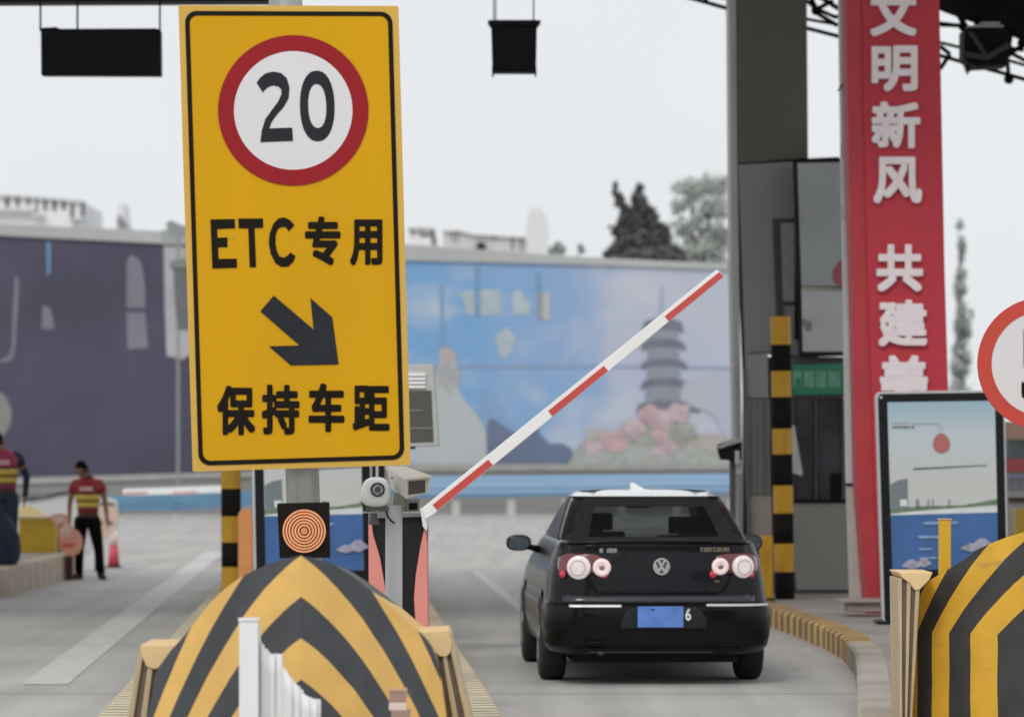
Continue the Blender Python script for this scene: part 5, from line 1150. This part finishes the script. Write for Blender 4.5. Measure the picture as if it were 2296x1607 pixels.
# bumper
BMP = [(.245,.79,.125),(.26,.83,.05),(.30,.86,.012),(.36,.872,-.004),(.42,.880,-.012),(.44,.882,-.018),(.50,.882,-.022),(.58,.880,-.022),(.612,.874,-.018),(.628,.866,.004)]
b = MB(); g = []
for z, hw, yr in BMP:
    o_ = outline(hw, yr, 4.7); n0 = 15+5; idx = list(range(0, n0))
    L_ = [o_[i] for i in range(0, 20)]; Rr = [(-x, y) for x, y in L_[15:20]][::-1]
    row = [(hw, .62)]+Rr+L_+[(-hw, .62)]
    g.append([Vector((x, y, z)) for x, y in row])
b.loft(g, cap=False, close=False); bo = b.build('bumper', mat('bumper_paint', (.004, .004, .005), .34, 0, var=.15, coat=.28, spec=.1), car, local=True, solid=.01); autosmooth(bo, 30)
for p in bo.data.polygons: p.use_smooth = True
_oldrear = rearY
def bumpY(x, z):
    for a, b_ in zip(BMP, BMP[1:]):
        if a[0] <= z <= b_[0]:
            u = (z-a[0])/(b_[0]-a[0]); hw = a[1]+(b_[1]-a[1])*u; yr = a[2]+(b_[2]-a[2])*u; break
    else: hw, yr = .88, -.02
    ex = hw-.30
    if abs(x) <= ex: return yr+.07*(x/hw)**2
    yc_ = yr+.07*(ex/hw)**2; sx = min(1, (abs(x)-ex)/.30); return yc_+.27*(1-math.sqrt(max(0, 1-sx*sx)))
def bpatch(name, m, rows, off, nx=24, th=.004):
    b = MB(); g = [[Vector((xa+(xb-xa)*i/nx, bumpY(xa+(xb-xa)*i/nx, z)-off, z)) for i in range(nx+1)] for z, xa, xb in rows]
    b.loft(g, cap=False, close=False); return b.build(name, m, bo, local=True, solid=th, smooth=True)
bpatch('chrome_strip', mat('bright_strip', (.92, .92, .93), .25, .3, var=.02), [(.608, RX(1276), RX(1390)), (.616, RX(1274), RX(1392)), (.626, RX(1275), RX(1391))], .010)
bpatch('chrome_strip', mat('bright_strip', (.92, .92, .93), .25, .3), [(.612, RX(1583), RX(1726)), (.620, RX(1581), RX(1728)), (.630, RX(1582), RX(1724))], .010)
bpatch('plate_recess', mat('recess_grey', (.022, .023, .025), .5, var=.1, spec=.15), rows_from([(.435, RX(1388)), (.52, RX(1392)), (.575, RX(1402)), (.60, RX(1418))], [(.435, RX(1584)), (.52, RX(1582)), (.575, RX(1572)), (.60, RX(1556))], .440, .603, 14), .008)
bpatch('vent', BLACK, [(.365, RX(1312), RX(1352)), (.372, RX(1311), RX(1353)), (.382, RX(1312), RX(1352))], .006, 6)
bpatch('vent', BLACK, [(.30, RX(1312), RX(1352)), (.328, RX(1312), RX(1353)), (.342, RX(1312), RX(1352))], .006, 6)
bpatch('lower_valance', TRIM, rows_from([(.248, RX(1330)), (.27, RX(1300)), (.285, RX(1285))], [(.248, RX(1580)), (.27, RX(1640)), (.285, RX(1665))], .262, .29, 4), .012)
bpatch('edge_lip', mat('lip_grey', (.09, .09, .095), .4), [(.258, RX(1318), RX(1598)), (.263, RX(1316), RX(1600))], .016)
# plate
x0, x1, z0, z1 = RX(1427), RX(1530), RZ(1405), RZ(1358)
MB().box(x0, x1, -.045, -.03, z0, z1).build('licence_plate', mat('plate_blue', (.10, .22, .58), .4, var=.25, scale=6), bo, local=True, bevel=.004)
pc = bo.children[-1]
b = MB()
vs, fs = glyph('6', .03)
b._poly([(RX(1534)+u*.044, -.040, RZ(1390)+v*.095) for u, v, z in vs], fs); b.build('plate_character', mat('plate_white', (.66, .68, .70), .4), bo, local=True)
MB().box(x0+.10, x0+.13, -.047, -.045, z1-.03, z1-.02).build('plate_bolt', SDK, pc, local=True)
# tail lamps
LRED = mat('lamp_red', (.13, .006, .012), .2, 0, var=.3, scale=5, coat=1); LPK = mat('lamp_pink_lens', (.84, .66, .63), .25, 0, var=.05, scale=10, coat=.6, emit=.22); LWH = mat('lamp_white_lens', (.80, .72, .71), .25, 0, var=.06, scale=12, coat=.6, emit=.12)
def lamp_house(sg_):
    T = sorted([(.865, .47, .765), (.885, .455, .772), (.91, .44, .776), (.95, .43, .775), (.985, .44, .765), (1.0, .47, .74), (1.012, .52, .70)])
    rows = [(z, sg_*a if sg_ > 0 else -b_, sg_*b_ if sg_ > 0 else -a) for z, a, b_ in T]
    return patch('tail_lamp', LRED, rows, .016, nx=18, th=.02)
for sg_, lamps in ((-1, ((RX(1297), RZ(1272), .092), (RX(1349), RZ(1272), .070))), (1, ((RX(1669), RZ(1271), .088), (RX(1616), RZ(1270), .066)))):
    lh = lamp_house(sg_)
    for x_, w_ in (((.742, .022), (.425, .030)) if sg_ < 0 else ((.722, .022), (.415, .026))):
        xx = sg_*x_; zz_ = RZ(1287)
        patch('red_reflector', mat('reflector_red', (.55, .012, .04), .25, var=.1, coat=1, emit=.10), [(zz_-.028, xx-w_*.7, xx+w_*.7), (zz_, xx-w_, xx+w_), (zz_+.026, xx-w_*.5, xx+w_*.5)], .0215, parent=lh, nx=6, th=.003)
    for k, (x, z, r) in enumerate(lamps):
        y = rearY(x, z)-.035
        # plane tilted with the surface
        slope = (rearY(x+.03, z)-rearY(x-.03, z))/.06; rot = Matrix.Rotation(math.atan(slope)*.7, 4, 'Z')
        b = MB(); prof = [(0, r*.0+.001), (-.012, r*.60), (-.010, r*.80), (-.004, r*.97), (.004, r), (.03, r)]
        rings = [[Vector((rr*math.cos(a), yo, rr*math.sin(a))) for a in [2*math.pi*q/40 for q in range(40)]] for yo, rr in prof]
        rings[0] = [Vector((r*.45*math.cos(a), -.006 if k else -.013, r*.45*math.sin(a))) for a in [2*math.pi*q/40 for q in range(40)]]
        b.loft(rings); b.b.transform(Matrix.Translation((x, y, z)) @ rot); b.build('round_lens', LPK if k else LWH, lh, local=True, smooth=True)
        b = MB()
        if k:
            b.sphere((0, -.010, 0), (.022, .008, .020), 16, 8); b.b.transform(Matrix.Translation((x, y, z)) @ rot); b.build('bulb', mat('bulb_grey', (.30, .25, .25), .2, .6, var=.5, scale=80), lh, local=True, smooth=True)
        else:
            b.ring((0.004*sg_, -.014, -.004), r*.66, r*.58, .004, 40); b.b.transform(Matrix.Translation((x, y, z)) @ rot); b.build('lens_ring', mat('lens_ring_mauve', (.42, .33, .33), .4), lh, local=True)
# emblem: ring with V over W
ex_, ez = RX(1483), RZ(1269.5); ey = rearY(ex_, ez)-.014; r = .064
em = MB().disc((ex_, ey-.006, ez), r*.9, .012, 40).build('emblem', mat('emblem_back', (.10, .11, .12), .3, .5), lid, local=True)
b = MB(); b.ring((ex_, ey-.012, ez), r, r*.84, .016, 48)
def bar(b, p, q, wd):
    p = Vector((ex_+p[0]*r, ey-.012, ez+p[1]*r)); q = Vector((ex_+q[0]*r, ey-.012, ez+q[1]*r)); d = (q-p).normalized(); n_ = Vector((d.z, 0, -d.x))*wd*r/2
    f = [p+n_, q+n_, q-n_, p-n_]; b.prism(f, [v+Vector((0, .008, 0)) for v in f])
for p, q in (((-.42,.78),(-.04,.10)), ((.42,.78),(.04,.10)), ((-.80,.36),(-.40,-.70)), ((.80,.36),(.40,-.70)), ((-.40,-.70),(-.02,.0)), ((.40,-.70),(.02,.0))): bar(b, p, q, .20)
b.build('emblem_ring', CHR, em, local=True)
# chrome badges (their tiny lettering is unreadable in the photograph)
def badge(px0, px1, py, hpx, cuts):
    b = MB(); wd = (px1-px0)/cuts; rr = random.Random(px0)
    for i in range(cuts):
        if cuts > 5 and rr.random() < .12 or cuts == 5 and i == 1: continue
        xa = RX(px0+wd*i+1); xb = RX(px0+wd*(i+1)-.6); z = RZ(py); h_ = hpx/PXM/2; y = rearY((xa+xb)/2, z)-.020
        t_ = .0022*1.6
        k = rr.choice((0, 1, 2))
        b.box(xa, xb, y-.004, y+.01, z+h_-t_, z+h_); b.box(xa, xb, y-.004, y+.01, z-h_, z-h_+t_); b.box(xa, xa+t_, y-.0045, y+.01, z-h_+t_, z+h_-t_)
        if k: b.box(xb-t_, xb, y-.0045, y+.01, z-h_+t_, z+h_-t_)
        if k != 2: b.box(xa+t_, xb-t_, y-.003, y+.01, z-t_/2, z+t_/2)
    b.build('badge', CHR, lid, local=True)
badge(1344, 1385, 1234, 8.5, 5); badge(1571, 1637, 1232, 9, 9); badge(1602, 1614, 1303, 4, 3)
# cabin: pillars and roof as frame, glass as panes, dark interior
GL = [(1.10,.735,.46,3.30),(1.16,.715,.58,3.12),(1.22,.692,.70,2.95),(1.28,.668,.83,2.80),(1.34,.642,.96,2.64),(1.40,.612,1.10,2.48),(1.44,.588,1.22,2.36),(1.465,.560,1.38,2.26),(1.482,.50,1.60,2.10),(1.490,.40,1.85,1.98)]
b = MB(); rgs = [[Vector((x, y, z)) for x, y in outline(hw, yr, yf, .10, .14)] for z, hw, yr, yf in GL]; b.loft(rgs)
kill = []
for f in b.b.faces:
    c = f.calc_center_median()
    if c.z > 1.452: kill.append(f); continue
    if len(f.verts) > 4: continue
    hw = min(GL, key=lambda q: abs(q[0]-c.z))[1]
    if (c.y < 1.6 and abs(c.x) < hw-.13) or (c.y > 2.2 and abs(c.x) < hw-.20): kill.append(f)
kill += [f for f in b.b.faces if len(f.verts) > 4 and f.calc_center_median().z < 1.2]
bmesh.ops.delete(b.b, geom=kill, context='FACES')
cab = b.build('cabin', PAINT, car, local=True, solid=.02)
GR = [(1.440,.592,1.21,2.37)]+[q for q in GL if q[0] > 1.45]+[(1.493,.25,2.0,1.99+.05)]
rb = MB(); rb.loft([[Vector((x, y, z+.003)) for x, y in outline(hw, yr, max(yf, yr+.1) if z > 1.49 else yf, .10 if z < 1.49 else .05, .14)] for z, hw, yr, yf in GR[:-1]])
rf_ = rb.build('roof', mat('roof_sky_glare', (.80, .81, .83), .25, .1, var=.03, coat=1), cab, local=True, smooth=True)  # sky glare on the black roof, painted as a pale colour
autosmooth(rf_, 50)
cab = cab; autosmooth(cab, 30)
def gl_at(z):
    for a, c in zip(GL, GL[1:]):
        if a[0] <= z <= c[0]:
            u = (z-a[0])/(c[0]-a[0]); return [a[i]+(c[i]-a[i])*u for i in range(4)]
    return GL[-1]
gm = bpy.data.materials.new('tinted_glass'); gm.use_nodes = True; t = gm.node_tree; t.nodes.clear()
go = t.nodes.new('ShaderNodeOutputMaterial'); gx = t.nodes.new('ShaderNodeMixShader'); tp = t.nodes.new('ShaderNodeBsdfTransparent'); gg = t.nodes.new('ShaderNodeBsdfGlossy'); fn = t.nodes.new('ShaderNodeFresnel'); fn.inputs[0].default_value = 1.45
tp.inputs[0].default_value = (.22, .24, .23, 1); gg.inputs['Roughness'].default_value = .03; gx.inputs[0].default_value = .07; t.links.new(tp.outputs[0], gx.inputs[1]); t.links.new(gg.outputs[0], gx.inputs[2]); t.links.new(gx.outputs[0], go.inputs[0])
b = MB(); g = []
for i in range(13):
    z = 1.105+(1.45-1.105)*i/12; _, hw, yr, yf = gl_at(z); wx = hw-.085
    g.append([Vector((-wx+2*wx*k/20, yr+.10*((-wx+2*wx*k/20)/hw)**2-.004, z)) for k in range(21)])
rw = b.loft(g, cap=False, close=False).build('rear_window', gm, cab, local=True, smooth=True)
# black ceramic border of the rear window
b = MB()
for (i0, i1) in ((0, 1), (9, 10), (10, 11), (11, 12)): b.loft([[v+Vector((0, -.004, 0)) for v in g[i0]], [v+Vector((0, -.004, 0)) for v in g[i1]]], cap=False, close=False)
for sl_ in (slice(0, 3), slice(18, 21)): b.loft([[v+Vector((0, -.0055, 0)) for v in row[sl_]] for row in g], cap=False, close=False)
b.build('window_border', BLKP, rw, local=True, smooth=True)
b = MB(); zt_ = 1.425; y_ = gl_at(zt_)[2]; b.box(-.12, .12, y_+.02, y_+.05, zt_-.008, zt_); b.build('brake_lamp', mat('brake_bar', (.10, .09, .09), .4), rw, local=True)
b = MB(); g2 = []
for i in range(7):
    z = 1.12+(1.44-1.12)*i/6; _, hw, yr, yf = gl_at(z); wx = hw-.14
    g2.append([Vector((-wx+2*wx*k/10, yf+.004, z)) for k in range(11)])
gm2 = gm.copy(); gm2.name = 'windscreen_glass'; gm2.node_tree.nodes['Transparent BSDF'].inputs[0].default_value = (.80, .84, .80, 1)
b.loft(g2, cap=False, close=False).build('windscreen', gm2, cab, local=True, smooth=True)
# side glass
for sx in (-1, 1):
    b = MB(); g = []
    for i in range(9):
        z = 1.125+(1.435-1.125)*i/8; _, hw, yr, yf = gl_at(z)
        ya, yb2 = yr+.42, yf-.52
        g.append([Vector((sx*(hw+.004), ya+(yb2-ya)*k/10, z)) for k in range(11)])
    b.loft(g, cap=False, close=False).build('side_window', GLASSD, cab, local=True, smooth=True)
    b = MB(); b.tube([(sx*(gl_at(z)[1]+.006), gl_at(z)[2]+.40, z) for z in (1.125, 1.2, 1.28, 1.36, 1.43)], .008, 6); b.build('window_trim', mat('trim_chrome_dark', (.10, .10, .11), .35, .5), cab, local=True)
# interior
INT = mat('interior_cloth', (.008, .008, .008), .9, var=.2, spec=.05)
b = MB(); b.box(-.60, .60, .80, .95, .60, 1.10); b.box(-.66, .66, .45, .8, 1.06, 1.098)
for x in (-.40, .40): b.box(x-.10, x+.10, .84, .94, 1.10, 1.16)
b.build('rear_seat', INT, car, local=True, bevel=.03)
for x in (-.36, .36):
    b = MB(); hh = 0 if x > 0 else .03; b.box(x-.23, x+.23, 1.85, 1.98, .55, 1.12+hh); b.box(x-.13, x+.13, 1.86, 1.96, 1.13+hh, 1.27+hh); b.box(x-.05, x+.05, 1.9, 1.93, 1.11+hh, 1.14+hh); b.build('front_seat', INT, car, local=True, bevel=.04)
b = MB(); b.box(-.66, .66, 2.75, 3.1, .9, 1.09); b.build('dashboard', INT, car, local=True, bevel=.03)
b = MB(); b.box(-.09, .13, 2.33, 2.36, 1.335, 1.395); b.build('inner_mirror', BLACK, car, local=True, bevel=.01)
# antenna fin
MB().prism([Vector((-.012, 1.74, 1.478)), Vector((-.012, 1.92, 1.482)), Vector((-.006, 1.76, 1.545)), Vector((-.006, 1.745, 1.55))], [Vector((.012, 1.74, 1.478)), Vector((.012, 1.92, 1.482)), Vector((.006, 1.76, 1.545)), Vector((.006, 1.745, 1.55))])
b = MB(); X0 = -.09
fp = [(-.05, 1.482), (-.048, 1.545), (-.03, 1.552), (.0, 1.535), (.06, 1.500), (.12, 1.488)]
b.xz([(X0+.04+a, z) for a, z in fp], 1.70, .025)
b.build('antenna_fin', WPL, cab, local=True, bevel=.004)
# mirrors
for sx in (-1, 1):
    b = MB(); rings = []
    for yo, k in ((-.03, .86), (-.02, .97), (0, 1.0), (.05, .9), (.09, .6), (.11, .2)):
        rr = []
        for q in range(28):
            a = 2*math.pi*q/28; ca, sa = math.cos(a), math.sin(a)
            rr.append(Vector((sx*(.965+.105*k*math.copysign(abs(ca)**.8, ca)), 2.55+yo, 1.045+.068*k*math.copysign(abs(sa)**.8, sa)*(1-.12*ca*0))))
        rings.append(rr)
    mr = b.loft(rings).build('door_mirror', PAINT, car, local=True, smooth=True)
    b = MB(); b.loft([[Vector((sx*(.965+.088*k*math.copysign(abs(math.cos(a))**.8, math.cos(a))), 2.512, 1.045+.055*k*math.copysign(abs(math.sin(a))**.8, math.sin(a)))) for a in [2*math.pi*q/28 for q in range(28)]] for k in (1, .01)])
    b.build('mirror_glass', mat('mirror_glass', (.16, .19, .23), .25, .5), mr, local=True)
    MB().tube([(sx*.78, 2.62, .985), (sx*.84, 2.58, 1.0), (sx*.90, 2.56, 1.015)], [.035, .026, .024], 12).build('mirror_arm', BLACK, mr, local=True, smooth=True)
# wheels
def wheel(x, y, sx):
    b = MB(); rings = []; wdt = .215
    for t_, rr in ((0, .235), (.006, .29), (.02, .318), (.045, .328), (.1075, .330), (.17, .328), (.195, .318), (.209, .29), (.215, .235)):
        rings.append([Vector((x+sx*(t_-wdt), y+rr*math.cos(2*math.pi*q/48), .33+rr*math.sin(2*math.pi*q/48))) for q in range(48)])
    ty = b.loft(rings).build('wheel', RUB, car, local=True, smooth=True)
    b = MB(); b.disc((x-sx*.03, y, .33), .232, sx*.012, 40, ax='x')
    for k in range(5):
        a = 2*math.pi*k/5; c_, s_ = math.cos(a), math.sin(a)
        pts = [(-.03, .03), (-.045, .22), (.045, .22), (.03, .03)]
        f = [Vector((x-sx*.018, y+u*c_-v_*s_, .33+u*s_+v_*c_)) for u, v_ in pts]; b.prism(f, [v_+Vector((sx*.022, 0, 0)) for v_ in f])
    b.build('rim', mat('alloy_grey', (.35, .35, .36), .35, .8), ty, local=True)
for yw in (.98, 3.69):
    for sx in (-1, 1): wheel(sx*.885, yw, sx)
# underbody
MB().box(-.64, .64, .35, 4.3, .165, .30).build('underbody', TRIM, car, local=True)
MB().tube([(-.45, .05, .26), (-.45, .5, .25)], .03, 14).build('exhaust', mat('exhaust_steel', (.12, .12, .12), .4, .8), car, local=True, smooth=True)
